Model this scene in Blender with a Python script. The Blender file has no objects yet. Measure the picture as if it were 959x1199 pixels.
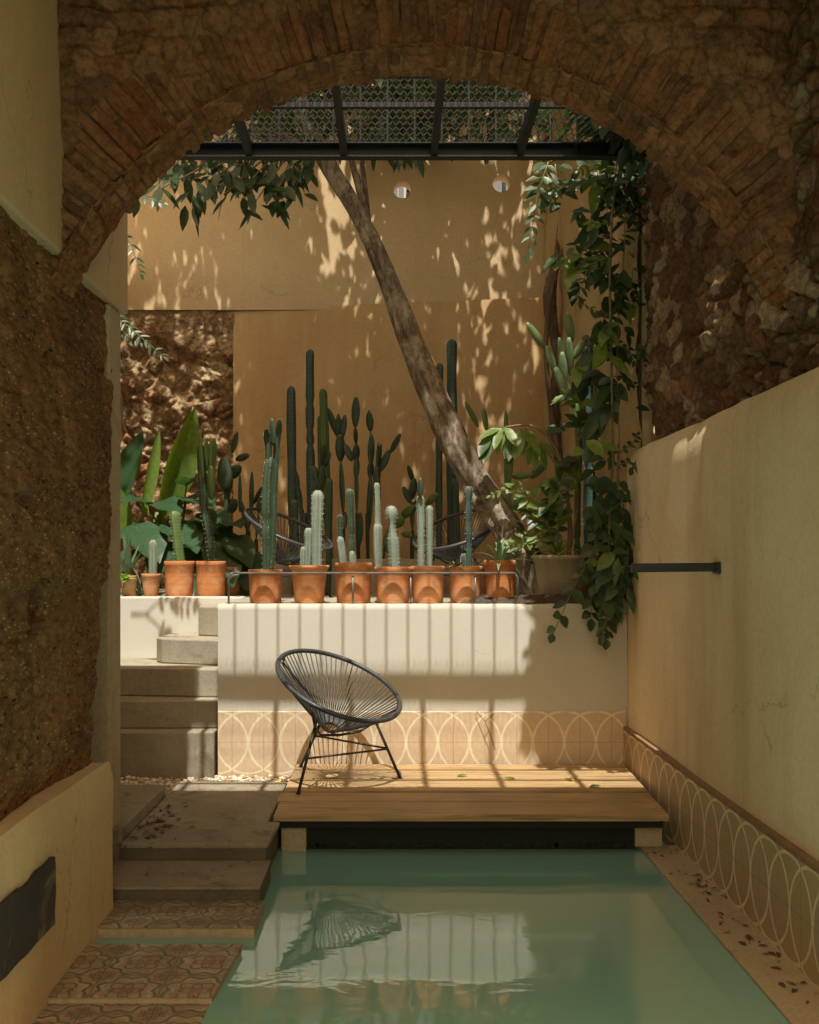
import bpy, bmesh, math, random
from mathutils import Vector, Matrix, noise as mn
R = math.radians
rnd = random.Random(7)
scene = bpy.context.scene
col = scene.collection

# ------------------------------------------------------------ camera, sky, sun, exposure
F, VX, VY, EYE = 1165.0, 461.0, 656.0, 1.478      # focal length in photo pixels, vanishing point, eye height
cam_d = bpy.data.cameras.new("camera")
cam = bpy.data.objects.new("camera", cam_d)
col.objects.link(cam)
cam.location = (0, 0, EYE)
cam.rotation_euler = (R(90), 0, 0)
cam_d.sensor_fit = 'AUTO'
cam_d.sensor_width = 36
cam_d.lens = F / 1199 * 36
cam_d.shift_x = (479.5 - VX) / 1199
cam_d.shift_y = (VY - 599.5) / 1199
cam_d.clip_start = 0.05
cam_d.clip_end = 500
scene.camera = cam

SUN_EL = 66.1
w = bpy.data.worlds.new("World")
scene.world = w
w.use_nodes = True
wn = w.node_tree
sky = wn.nodes.new("ShaderNodeTexSky")
sky.sky_type = 'NISHITA'
sky.sun_disc = False
sky.sun_elevation = R(SUN_EL)
sky.sun_rotation = R(180)
sky.air_density = 1.0
sky.dust_density = 2.0
bg = wn.nodes["Background"]
bg.inputs[1].default_value = 0.15
warm = wn.nodes.new("ShaderNodeMix")             # sky tinted warm to tone the fill light
warm.data_type = 'RGBA'; warm.blend_type = 'MULTIPLY'
warm.inputs[0].default_value = 1.0
warm.inputs[7].default_value = (1.0, 0.68, 0.35, 1)
wn.links.new(sky.outputs[0], warm.inputs[6])
wn.links.new(warm.outputs[2], bg.inputs[0])
sd = bpy.data.lights.new("sun", 'SUN')
sd.energy = 2.2
sd.angle = R(0.5)
sd.color = (1.0, 0.96, 0.84)
sun = bpy.data.objects.new("sun", sd)
col.objects.link(sun)
sun.rotation_euler = (R(90 - SUN_EL), 0, R(0.8))

scene.view_settings.view_transform = 'Standard'
scene.view_settings.look = 'None'
scene.view_settings.exposure = 1.58
scene.view_settings.gamma = 1.0
scene.view_settings.use_curve_mapping = False
scene.cycles.use_denoising = True
scene.cycles.max_bounces = 10
scene.cycles.diffuse_bounces = 7
scene.cycles.glossy_bounces = 3
scene.cycles.transparent_max_bounces = 8
scene.cycles.caustics_reflective = False
scene.cycles.caustics_refractive = False
scene.cycles.sample_clamp_indirect = 6


def P(px, py, D):
    """a photo pixel at depth D -> a point of the scene"""
    return Vector(((px - VX) * D / F, D, EYE - (py - VY) * D / F))


def lerp(a, b, t): return a + (b - a) * t
def sstep(a, b, x):
    t = min(1, max(0, (x - a) / (b - a)))
    return t * t * (3 - 2 * t)


# ------------------------------------------------------------ mesh builder
class MB:
    def __init__(s): s.v = []; s.f = []

    def box(s, x0, x1, y0, y1, z0, z1):
        n = len(s.v)
        s.v += [(x0,y0,z0),(x1,y0,z0),(x1,y1,z0),(x0,y1,z0),(x0,y0,z1),(x1,y0,z1),(x1,y1,z1),(x0,y1,z1)]
        s.f += [tuple(n+i for i in q) for q in ((3,2,1,0),(4,5,6,7),(0,1,5,4),(1,2,6,5),(2,3,7,6),(3,0,4,7))]
        return s

    def prism(s, pts, z0, z1):
        """horizontal polygon (counter-clockwise from above) between two heights"""
        n = len(s.v); k = len(pts)
        s.v += [(p[0], p[1], z0) for p in pts] + [(p[0], p[1], z1) for p in pts]
        s.f.append(tuple(n + i for i in reversed(range(k))))
        s.f.append(tuple(n + k + i for i in range(k)))
        for i in range(k):
            j = (i + 1) % k
            s.f.append((n+i, n+j, n+k+j, n+k+i))
        return s

    def tube(s, pts, rad, n=8, caps=True, twist=0.0, closed=False):
        pts = [Vector(p) for p in pts]
        k = len(pts)
        if not hasattr(rad, '__len__'): rad = [rad] * k
        base = len(s.v)
        nrm = None
        for i, p in enumerate(pts):
            if closed: t = pts[(i+1) % k] - pts[i-1]
            else: t = pts[min(i+1, k-1)] - pts[max(i-1, 0)]
            if t.length < 1e-9: t = Vector((0, 0, 1))
            t.normalize()
            if nrm is None:
                nrm = t.orthogonal().normalized()
            else:
                nrm = nrm - t * nrm.dot(t)
                nrm = nrm.normalized() if nrm.length > 1e-6 else t.orthogonal().normalized()
            b = t.cross(nrm)
            for j in range(n):
                a = 2 * math.pi * j / n + twist * i
                q = p + (nrm * math.cos(a) + b * math.sin(a)) * rad[i]
                s.v.append(q[:])
        for i in range(k if closed else k - 1):
            i2 = (i + 1) % k
            for j in range(n):
                j2 = (j + 1) % n
                s.f.append((base+i*n+j, base+i*n+j2, base+i2*n+j2, base+i2*n+j))
        if caps and not closed:
            s.f.append(tuple(base + j for j in reversed(range(n))))
            s.f.append(tuple(base + (k-1)*n + j for j in range(n)))
        return s

    def bar(s, a, b, w, h):
        """rectangular bar from a to b, w across, h tall"""
        a = Vector(a); b = Vector(b); t = (b - a).normalized()
        up = Vector((0, 0, 1)) if abs(t.z) < 0.9 else Vector((0, 1, 0))
        r = t.cross(up).normalized(); u = r.cross(t)
        n = len(s.v)
        for p in (a, b):
            for i, j in ((-1,-1),(1,-1),(1,1),(-1,1)):
                s.v.append((p + r*(i*w/2) + u*(j*h/2))[:])
        s.f += [tuple(n+i for i in q) for q in ((0,1,2,3),(7,6,5,4),(0,4,5,1),(1,5,6,2),(2,6,7,3),(3,7,4,0))]
        return s

    def lathe(s, prof, c, n=28, wob=0.0, seed=0.0):
        base = len(s.v); k = len(prof)
        for (r, z) in prof:
            for j in range(n):
                a = 2*math.pi*j/n
                rr = r * (1 + wob * mn.noise(Vector((math.cos(a)*1.3+seed, math.sin(a)*1.3, z*6))))
                s.v.append((c[0] + rr*math.cos(a), c[1] + rr*math.sin(a), c[2] + z))
        for i in range(k - 1):
            for j in range(n):
                j2 = (j+1) % n
                s.f.append((base+i*n+j, base+i*n+j2, base+(i+1)*n+j2, base+(i+1)*n+j))
        s.f.append(tuple(base + j for j in reversed(range(n))))
        s.f.append(tuple(base + (k-1)*n + j for j in range(n)))
        return s

    def grid(s, nu, nv, fn):
        base = len(s.v)
        for i in range(nu + 1):
            for j in range(nv + 1):
                s.v.append(tuple(fn(i / nu, j / nv)))
        for i in range(nu):
            for j in range(nv):
                a = base + i*(nv+1) + j
                s.f.append((a, a + nv + 1, a + nv + 2, a + 1))
        return s

    def leaf(s, p, d, up, L, W, droop=0.3, fold=0.25, k=4, shape=0.45, wave=0.0, thick=0):
        """one leaf blade with a folded midrib, widest at `shape` of its length"""
        d = Vector(d).normalized(); up = Vector(up)
        r = d.cross(up)
        if r.length < 1e-4: r = d.orthogonal()
        r.normalize(); u = r.cross(d).normalized()
        base = len(s.v); p = Vector(p)
        for i in range(k + 1):
            t = i / k
            c = p + d * (L * t * (1 - 0.25*droop*t)) - Vector((0,0,1)) * (droop * L * t * t * 0.6)
            if t <= shape: wd = math.sin(math.pi/2 * t/shape) ** 0.75
            else: wd = max(0.0, math.cos(math.pi/2 * (t-shape)/(1-shape))) ** 0.85
            wd = max(wd, 0.03) * W / 2
            wv = wave * W * math.sin(t * 17 + p.x * 30)
            s.v += [(c - r*wd + u*(fold*wd + wv))[:], c[:], (c + r*wd + u*(fold*wd - wv))[:]]
        for i in range(k):
            a = base + i*3
            s.f += [(a, a+1, a+4, a+3), (a+1, a+2, a+5, a+4)]
        return s

    def pad(s, p0, p1, w, t=0.35, n=10, k=9, face=None, blunt=0.55):
        """a cactus joint: elongated, flattened body between two points"""
        p0 = Vector(p0); p1 = Vector(p1); d = (p1 - p0); L = d.length; d.normalize()
        f = Vector(face if face else (0.25, -1, 0.1)); r = d.cross(f).normalized(); u = r.cross(d)
        base = len(s.v)
        for i in range(k + 1):
            q = i / k
            e = max(0.06, math.sin(math.pi * (0.04 + 0.92*q)) ** blunt)
            c = p0 + d * (L * q)
            for j in range(n):
                a = 2*math.pi*j/n
                s.v.append((c + r*(math.cos(a)*e*w/2) + u*(math.sin(a)*e*w*t/2))[:])
        for i in range(k):
            for j in range(n):
                j2 = (j+1) % n
                s.f.append((base+i*n+j, base+i*n+j2, base+(i+1)*n+j2, base+(i+1)*n+j))
        s.f.append(tuple(base + j for j in reversed(range(n))))
        s.f.append(tuple(base + k*n + j for j in range(n)))
        return s

    def build(s, name, mat, parent=None, loc=None, smooth=False, bevel=0.0, seg=2):
        o_loc = Vector(parent['_w']) if parent is not None else Vector(loc if loc else (0, 0, 0))
        me = bpy.data.meshes.new(name)
        vs = [(v[0]-o_loc.x, v[1]-o_loc.y, v[2]-o_loc.z) for v in s.v]
        me.from_pydata(vs, [], s.f)
        if bevel > 0:
            bm = bmesh.new(); bm.from_mesh(me)
            bmesh.ops.remove_doubles(bm, verts=bm.verts, dist=1e-6)
            bmesh.ops.recalc_face_normals(bm, faces=bm.faces)
            bmesh.ops.bevel(bm, geom=list(bm.edges), offset=bevel, segments=seg, profile=0.5, affect='EDGES', clamp_overlap=True)
            bm.to_mesh(me); bm.free()
        me.validate()
        if smooth:
            me.polygons.foreach_set('use_smooth', [True]*len(me.polygons))
        me.materials.append(mat)
        o = bpy.data.objects.new(name, me)
        col.objects.link(o)
        if parent is not None:
            o.parent = parent
            o['_w'] = o_loc[:]
        else:
            o.location = o_loc
            o['_w'] = o_loc[:]
        return o


def tag(o, label, cat, group=None, kind=None):
    if label: o['label'] = label
    if cat: o['category'] = cat
    if group: o['group'] = group
    if kind: o['kind'] = kind
    return o


def thing(name, label, cat, loc, group=None):
    o = bpy.data.objects.new(name, None)
    o.empty_display_size = 0.1
    col.objects.link(o)
    o.location = loc
    o['_w'] = Vector(loc)[:]
    return tag(o, label, cat, group)


def structure(o): o['kind'] = 'structure'; return o


# ------------------------------------------------------------ materials
class NT:
    def __init__(s, name):
        s.mat = bpy.data.materials.new(name); s.mat.use_nodes = True
        s.t = s.mat.node_tree; s.bsdf = s.t.nodes["Principled BSDF"]; s.out = s.t.nodes["Material Output"]
        s.tc = s.t.nodes.new("ShaderNodeTexCoord")
    def add(s, typ, **kw):
        n = s.t.nodes.new(typ)
        for k, v in kw.items(): setattr(n, k, v)
        return n
    def link(s, a, b): s.t.links.new(a, b)
    def put(s, sock, v):
        if isinstance(v, bpy.types.NodeSocket): s.link(v, sock)
        elif v is not None: sock.default_value = v
    def m(s, op, a, b=None, c=None):
        n = s.add("ShaderNodeMath", operation=op)
        s.put(n.inputs[0], a)
        if b is not None: s.put(n.inputs[1], b)
        if c is not None: s.put(n.inputs[2], c)
        return n.outputs[0]
    def co(s, scale=(1,1,1), kind='Object', loc=(0,0,0)):
        n = s.add("ShaderNodeMapping")
        s.link(s.tc.outputs[kind], n.inputs[0]); n.inputs[1].default_value = loc; n.inputs[3].default_value = scale
        return n.outputs[0]
    def noise(s, scale, detail=6, rough=0.6, co=None, dist=0.0, out=0):
        n = s.add("ShaderNodeTexNoise")
        s.link(co if co else s.tc.outputs['Object'], n.inputs['Vector'])
        n.inputs['Scale'].default_value = scale; n.inputs['Detail'].default_value = detail
        n.inputs['Roughness'].default_value = rough; n.inputs['Distortion'].default_value = dist
        return n.outputs[out]
    def vor(s, scale, feature='F1', co=None, out='Distance', rand=1.0):
        n = s.add("ShaderNodeTexVoronoi", feature=feature)
        s.link(co if co else s.tc.outputs['Object'], n.inputs['Vector'])
        n.inputs['Scale'].default_value = scale; n.inputs['Randomness'].default_value = rand
        return n.outputs[out]
    def ramp(s, fac, stops):
        n = s.add("ShaderNodeValToRGB")
        e = n.color_ramp.elements
        while len(e) < len(stops): e.new(0.5)
        for k, (p, c) in enumerate(stops):
            e[k].position = p
            e[k].color = (c if hasattr(c, '__len__') else (c, c, c)) + ((1,) if not hasattr(c, '__len__') or len(c) == 3 else ())
        s.link(fac, n.inputs[0]); return n.outputs[0]
    def mix(s, fac, a, b, mode='MIX'):
        n = s.add("ShaderNodeMix", data_type='RGBA', blend_type=mode)
        s.put(n.inputs[0], fac)
        for sock, v in ((n.inputs[6], a), (n.inputs[7], b)):
            if isinstance(v, bpy.types.NodeSocket): s.link(v, sock)
            else: sock.default_value = tuple(v) + ((1,) if len(v) == 3 else ())
        return n.outputs[2]
    def bump(s, h, strength=0.3, dist=0.01, prev=None):
        n = s.add("ShaderNodeBump"); n.inputs['Strength'].default_value = strength; n.inputs['Distance'].default_value = dist
        s.link(h, n.inputs['Height'])
        if prev is not None: s.link(prev, n.inputs['Normal'])
        s.link(n.outputs[0], s.bsdf.inputs['Normal']); return n.outputs[0]
    def base(s, c): s.put(s.bsdf.inputs['Base Color'], c if isinstance(c, bpy.types.NodeSocket) else tuple(c)+(1,))
    def rough(s, v): s.put(s.bsdf.inputs['Roughness'], v)


def m_plaster(name, c1, c2, stain, bumpy=0.25, streak=0.5, spec=0.25, grime=0.0, fine_lo=0.9, fine_hi=1.05):
    n = NT(name)
    big = n.ramp(n.noise(1.1, 7, 0.62, dist=0.6), [(0.35, 0.0), (0.68, 1.0)])
    c = n.mix(big, c1, c2)
    st = n.ramp(n.noise(1.0, 8, 0.65, co=n.co((2.2, 2.2, 0.35))), [(0.48, 0.0), (0.72, 1.0)])
    c = n.mix(n.m('MULTIPLY', st, streak), c, stain)
    fine = n.ramp(n.noise(38, 5, 0.7), [(0.3, fine_lo), (0.7, fine_hi)])
    c = n.mix(1.0, c, fine, 'MULTIPLY')
    sp = n.ramp(n.noise(9, 10, 0.72), [(0.60, 0.0), (0.70, 1.0)])
    c = n.mix(n.m('MULTIPLY', sp, 0.25 + grime), c, stain)
    wv = n.add("ShaderNodeVectorMath", operation='ADD'); n.link(n.tc.outputs['Object'], wv.inputs[0])
    ws = n.add("ShaderNodeVectorMath", operation='SCALE'); n.link(n.noise(3, 6, 0.65, out=1), ws.inputs[0]); ws.inputs[3].default_value = 0.5
    n.link(ws.outputs[0], wv.inputs[1])
    ck = n.ramp(n.vor(0.9, 'DISTANCE_TO_EDGE', wv.outputs[0]), [(0.0, 1.0), (0.006, 0.0)])
    ck = n.m('MULTIPLY', ck, n.ramp(n.noise(1.7, 4, 0.6), [(0.52, 0.0), (0.60, 0.55)]))
    c = n.mix(ck, c, tuple(q*0.45 for q in stain))
    drip = n.ramp(n.noise(1.0, 6, 0.6, co=n.co((7, 7, 0.25))), [(0.60, 0.0), (0.72, 1.0)])
    c = n.mix(n.m('MULTIPLY', drip, 0.35*streak), c, tuple(q*0.8 for q in stain))
    n.base(c); n.rough(0.88); n.bsdf.inputs['Specular IOR Level'].default_value = spec
    b = n.bump(n.noise(5, 8, 0.6), bumpy, 0.02)
    n.bump(n.noise(70, 5, 0.7), bumpy, 0.004, b)
    return n.mat


def m_rubble(name, cols, scale=7.0, joint=(0.10, 0.07, 0.045), red=0.35):
    """earth and rubble masonry: clumped stones, brick bits, pits"""
    n = NT(name)
    wob = n.add("ShaderNodeVectorMath", operation='ADD')
    n.link(n.co((1, 0.65, 1)), wob.inputs[0])
    nz = n.add("ShaderNodeVectorMath", operation='SCALE'); n.link(n.noise(5, 5, 0.6, out=1), nz.inputs[0]); nz.inputs[3].default_value = 0.12
    n.link(nz.outputs[0], wob.inputs[1])
    cell = n.vor(scale, 'F1', wob.outputs[0], 'Color')
    sep = n.add("ShaderNodeSeparateColor"); n.link(cell, sep.inputs[0])
    c = n.ramp(sep.outputs[0], [(0.0, cols[0]), (0.45, cols[1]), (0.8, cols[2]), (1.0, cols[3])])
    mass = n.ramp(n.noise(2.0, 9, 0.68), [(0.36, 0.0), (0.64, 1.0)])
    c = n.mix(n.m('MULTIPLY', mass, 0.45), c, cols[1])
    c = n.mix(n.m('MULTIPLY', n.ramp(n.noise(3.2, 6, 0.6, dist=1.0), [(0.55, 0.0), (0.68, 1.0)]), red), c, (0.26, 0.085, 0.035))
    edge = n.ramp(n.vor(scale, 'DISTANCE_TO_EDGE', wob.outputs[0]), [(0.0, 1.0), (0.10, 0.0)])
    c = n.mix(n.m('MULTIPLY', edge, 0.6), c, joint)
    pit = n.ramp(n.noise(34, 6, 0.75), [(0.30, 0.35), (0.52, 1.0), (0.75, 1.25)])
    c = n.mix(1.0, c, pit, 'MULTIPLY')
    speck = n.ramp(n.vor(60, 'F1'), [(0.08, 1.0), (0.16, 0.0)])
    c = n.mix(n.m('MULTIPLY', speck, n.ramp(n.noise(6, 4), [(0.5, 0.0), (0.6, 0.6)])), c, (0.45, 0.36, 0.24))
    n.base(c); n.rough(0.95); n.bsdf.inputs['Specular IOR Level'].default_value = 0.15
    h = n.m('ADD', n.m('MULTIPLY', n.noise(14, 10, 0.72), 1.0), n.m('MULTIPLY', n.vor(24, 'F1'), -0.6))
    b = n.bump(h, 0.9, 0.03)
    n.bump(n.noise(90, 6, 0.7), 0.6, 0.006, b)
    return n.mat


def m_earth(name):
    n = NT(name)
    c = n.ramp(n.noise(2.2, 10, 0.7, dist=0.4), [(0.32, (0.17, 0.088, 0.043)), (0.5, (0.25, 0.135, 0.064)), (0.68, (0.32, 0.185, 0.09))])
    c = n.mix(n.ramp(n.noise(3.5, 8, 0.7, co=n.co((1, 1, 0.45))), [(0.52, 0.0), (0.68, 0.8)]), c, (0.15, 0.085, 0.045))
    c = n.mix(n.ramp(n.noise(5, 6, 0.6), [(0.60, 0.0), (0.68, 0.6)]), c, (0.27, 0.10, 0.045))
    cv = n.co((1, 0.42, 1))
    for sc_, th, colr in ((42, 0.19, (0.50, 0.38, 0.25)), (24, 0.17, (0.06, 0.034, 0.02)), (70, 0.24, (0.44, 0.30, 0.18)), (30, 0.14, (0.36, 0.15, 0.05)), (13, 0.10, (0.05, 0.03, 0.018))):
        v = n.ramp(n.vor(sc_, 'F1', cv), [(th*0.7, 1.0), (th, 0.0)])
        c = n.mix(n.m('MULTIPLY', v, n.ramp(n.noise(9, 4, 0.6, co=cv), [(0.40, 0.0), (0.50, 0.95)])), c, colr)
    c = n.mix(1.0, c, n.ramp(n.noise(44, 6, 0.75, co=cv), [(0.34, 0.35), (0.50, 0.95), (0.70, 1.25)]), 'MULTIPLY')
    n.base(c); n.rough(0.95); n.bsdf.inputs['Specular IOR Level'].default_value = 0.1
    h = n.m('ADD', n.noise(22, 10, 0.75, co=cv), n.m('MULTIPLY', n.vor(40, 'F1', cv), -0.6))
    b = n.bump(h, 0.8, 0.016)
    n.bump(n.noise(110, 6, 0.7, co=cv), 0.6, 0.004, b)
    return n.mat


def m_brick(name):
    n = NT(name)
    isl = n.add("ShaderNodeNewGeometry").outputs['Random Per Island']
    c = n.ramp(isl, [(0.0, (0.13, 0.055, 0.030)), (0.3, (0.25, 0.098, 0.047)), (0.55, (0.30, 0.14, 0.068)), (0.8, (0.19, 0.10, 0.058)), (1.0, (0.09, 0.055, 0.036))])
    c = n.mix(n.ramp(n.noise(4.5, 9, 0.7), [(0.40, 0.0), (0.62, 0.8)]), c, (0.31, 0.17, 0.088))
    c = n.mix(n.ramp(n.noise(2.2, 8, 0.7, dist=0.8), [(0.54, 0.0), (0.66, 0.6)]), c, (0.10, 0.065, 0.042))
    c = n.mix(1.0, c, n.ramp(n.noise(40, 6, 0.75), [(0.3, 0.5), (0.6, 1.15)]), 'MULTIPLY')
    n.base(c); n.rough(0.95); n.bsdf.inputs['Specular IOR Level'].default_value = 0.15
    b = n.bump(n.noise(16, 10, 0.72), 0.9, 0.02)
    n.bump(n.noise(80, 5, 0.7), 0.5, 0.006, b)
    return n.mat


def m_simple(name, c, rough=0.6, metal=0.0, var=0.15, scale=12, bump=0.1, spec=0.5):
    n = NT(name)
    k = n.ramp(n.noise(scale, 6, 0.65), [(0.3, 1 - var), (0.7, 1 + var)])
    n.base(n.mix(1.0, tuple(c), k, 'MULTIPLY')); n.rough(rough)
    n.bsdf.inputs['Metallic'].default_value = metal
    n.bsdf.inputs['Specular IOR Level'].default_value = spec
    if bump: n.bump(n.noise(scale*5, 4, 0.6), bump, 0.004)
    return n.mat


def m_leaf(name, c, c2, trans=0.35, rough=0.42, var=0.5):
    n = NT(name)
    isl = n.add("ShaderNodeNewGeometry").outputs['Random Per Island']
    col_ = n.mix(n.m('MULTIPLY', isl, var), c, c2)
    col_ = n.mix(1.0, col_, n.ramp(n.noise(30, 4, 0.6), [(0.3, 0.75), (0.7, 1.15)]), 'MULTIPLY')
    n.base(col_); n.rough(rough)
    tr = n.add("ShaderNodeBsdfTranslucent")
    br = n.mix(1.0, col_, (1.5, 1.6, 0.55), 'MULTIPLY'); n.link(br, tr.inputs[0])
    mx = n.add("ShaderNodeMixShader"); mx.inputs[0].default_value = trans
    n.link(n.bsdf.outputs[0], mx.inputs[1]); n.link(tr.outputs[0], mx.inputs[2]); n.link(mx.outputs[0], n.out.inputs[0])
    return n.mat


def m_cactus(name, c, c2, grey=0.3):
    n = NT(name)
    k = n.ramp(n.noise(7, 6, 0.65), [(0.35, 0.0), (0.68, 1.0)])
    cc = n.mix(k, c, c2)
    sc = n.ramp(n.noise(18, 8, 0.75, dist=0.5), [(0.58, 0.0), (0.68, 1.0)])
    cc = n.mix(n.m('MULTIPLY', sc, grey), cc, (0.22, 0.19, 0.12))
    n.base(cc); n.rough(0.55); n.bump(n.noise(60, 4, 0.6), 0.25, 0.004)
    return n.mat


def m_terracotta(name, c1=(0.66, 0.275, 0.105), c2=(0.54, 0.20, 0.072)):
    n = NT(name)
    k = n.ramp(n.noise(6, 6, 0.6, co=n.co((1, 1, 3))), [(0.35, 0.0), (0.7, 1.0)])
    c = n.mix(k, c1, c2)
    rn = n.add("ShaderNodeObjectInfo").outputs['Random']
    c = n.mix(1.0, c, n.ramp(rn, [(0.0, (0.80, 0.78, 0.76)), (0.5, (1.0, 1.0, 1.0)), (1.0, (1.06, 1.18, 1.35))]), 'MULTIPLY')
    off = n.add("ShaderNodeVectorMath", operation='ADD'); n.link(n.tc.outputs['Object'], off.inputs[0])
    cx = n.add("ShaderNodeCombineXYZ"); n.link(n.m('MULTIPLY', rn, 37.0), cx.inputs[0]); n.link(cx.outputs[0], off.inputs[1])
    bl = n.ramp(n.noise(7, 8, 0.72, co=off.outputs[0], dist=0.9), [(0.50, 0.0), (0.66, 0.55)])
    c = n.mix(bl, c, (0.60, 0.43, 0.30))
    c = n.mix(n.ramp(n.noise(12, 8, 0.75, co=off.outputs[0]), [(0.58, 0.0), (0.68, 0.55)]), c, (0.24, 0.12, 0.06))
    ring = n.noise(60, 2, 0.5, co=n.co((0.05, 0.05, 1.2)))
    c = n.mix(1.0, c, n.ramp(ring, [(0.3, 0.88), (0.7, 1.06)]), 'MULTIPLY')
    n.base(c); n.rough(0.85); n.bsdf.inputs['Specular IOR Level'].default_value = 0.25
    n.bump(ring, 0.12, 0.004)
    return n.mat


def m_wood(name):
    n = NT(name)
    isl = n.add("ShaderNodeNewGeometry").outputs['Random Per Island']
    cv = n.co((0.55, 9.0, 9.0))
    g = n.noise(3.0, 9, 0.62, co=cv, dist=1.2)
    c = n.ramp(g, [(0.30, (0.22, 0.12, 0.05)), (0.46, (0.50, 0.33, 0.16)), (0.60, (0.57, 0.39, 0.20)), (0.76, (0.68, 0.50, 0.28))])
    kn = n.ramp(n.vor(3.1, 'F1', n.co((0.45, 1.6, 1.6))), [(0.02, 1.0), (0.09, 0.0)])
    c = n.mix(n.m('MULTIPLY', kn, 0.75), c, (0.13, 0.07, 0.035))
    c = n.mix(n.ramp(n.noise(1.6, 6, 0.6), [(0.48, 0.0), (0.66, 0.6)]), c, (0.30, 0.215, 0.13))
    c = n.mix(1.0, c, n.ramp(isl, [(0.0, 0.82), (1.0, 1.1)]), 'MULTIPLY')
    n.base(c); n.rough(0.62); n.bump(g, 0.25, 0.004)
    return n.mat


def m_concrete(name, c1, c2, dark):
    n = NT(name)
    c = n.mix(n.ramp(n.noise(2.6, 8, 0.65, dist=0.5), [(0.35, 0.0), (0.65, 1.0)]), c1, c2)
    c = n.mix(n.ramp(n.noise(4.0, 9, 0.7, dist=0.8), [(0.55, 0.0), (0.68, 0.6)]), c, dark)
    c = n.mix(1.0, c, n.ramp(n.noise(55, 5, 0.7), [(0.3, 0.8), (0.7, 1.1)]), 'MULTIPLY')
    n.base(c); n.rough(0.8); n.bump(n.noise(30, 8, 0.7), 0.3, 0.006)
    return n.mat


def m_dado(name, axis, phase, z0, c1, c2, line):
    """20 cm cement tiles, two rows, with interlaced circles of one tile radius"""
    n = NT(name)
    g = n.add("ShaderNodeNewGeometry")
    sp = n.add("ShaderNodeSeparateXYZ"); n.link(g.outputs['Position'], sp.inputs[0])
    u = n.m('SUBTRACT', sp.outputs[axis], phase); v = n.m('SUBTRACT', sp.outputs[2], z0 + 0.2)
    jit = n.m('MULTIPLY', n.m('SUBTRACT', n.noise(9, 3), 0.5), 0.008)
    uu = n.m('FLOORED_MODULO', u, 0.2)
    vv = n.m('MULTIPLY', v, v)
    d1 = n.m('ABSOLUTE', n.m('SUBTRACT', n.m('SQRT', n.m('ADD', n.m('MULTIPLY', uu, uu), vv)), 0.197))
    u2 = n.m('SUBTRACT', uu, 0.2)
    d2 = n.m('ABSOLUTE', n.m('SUBTRACT', n.m('SQRT', n.m('ADD', n.m('MULTIPLY', u2, u2), vv)), 0.197))
    d = n.m('ADD', n.m('MINIMUM', d1, d2), jit)
    ln = n.ramp(n.m('MULTIPLY', d, 50), [(0.28, 1.0), (0.42, 0.0)])
    jn = n.m('MINIMUM', n.m('ABSOLUTE', n.m('SUBTRACT', uu, 0.1)), n.m('ABSOLUTE', v))
    jf = n.ramp(n.m('MULTIPLY', jn, 100), [(0.06, 1.0), (0.22, 0.0)])
    c = n.mix(n.ramp(n.noise(2.5, 8, 0.65, dist=0.5), [(0.35, 0.0), (0.68, 1.0)]), c1, c2)
    c = n.mix(n.m('MULTIPLY', ln, n.ramp(n.noise(11, 6, 0.7), [(0.3, 0.55), (0.55, 0.95)])), c, line)
    c = n.mix(n.m('MULTIPLY', jf, 0.55), c, (0.20, 0.13, 0.08))
    c = n.mix(1.0, c, n.ramp(n.noise(45, 5, 0.7), [(0.3, 0.9), (0.7, 1.06)]), 'MULTIPLY')
    n.base(c); n.rough(0.55)
    n.bump(n.m('MULTIPLY', jf, -1.0), 0.3, 0.002)
    return n.mat


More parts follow.
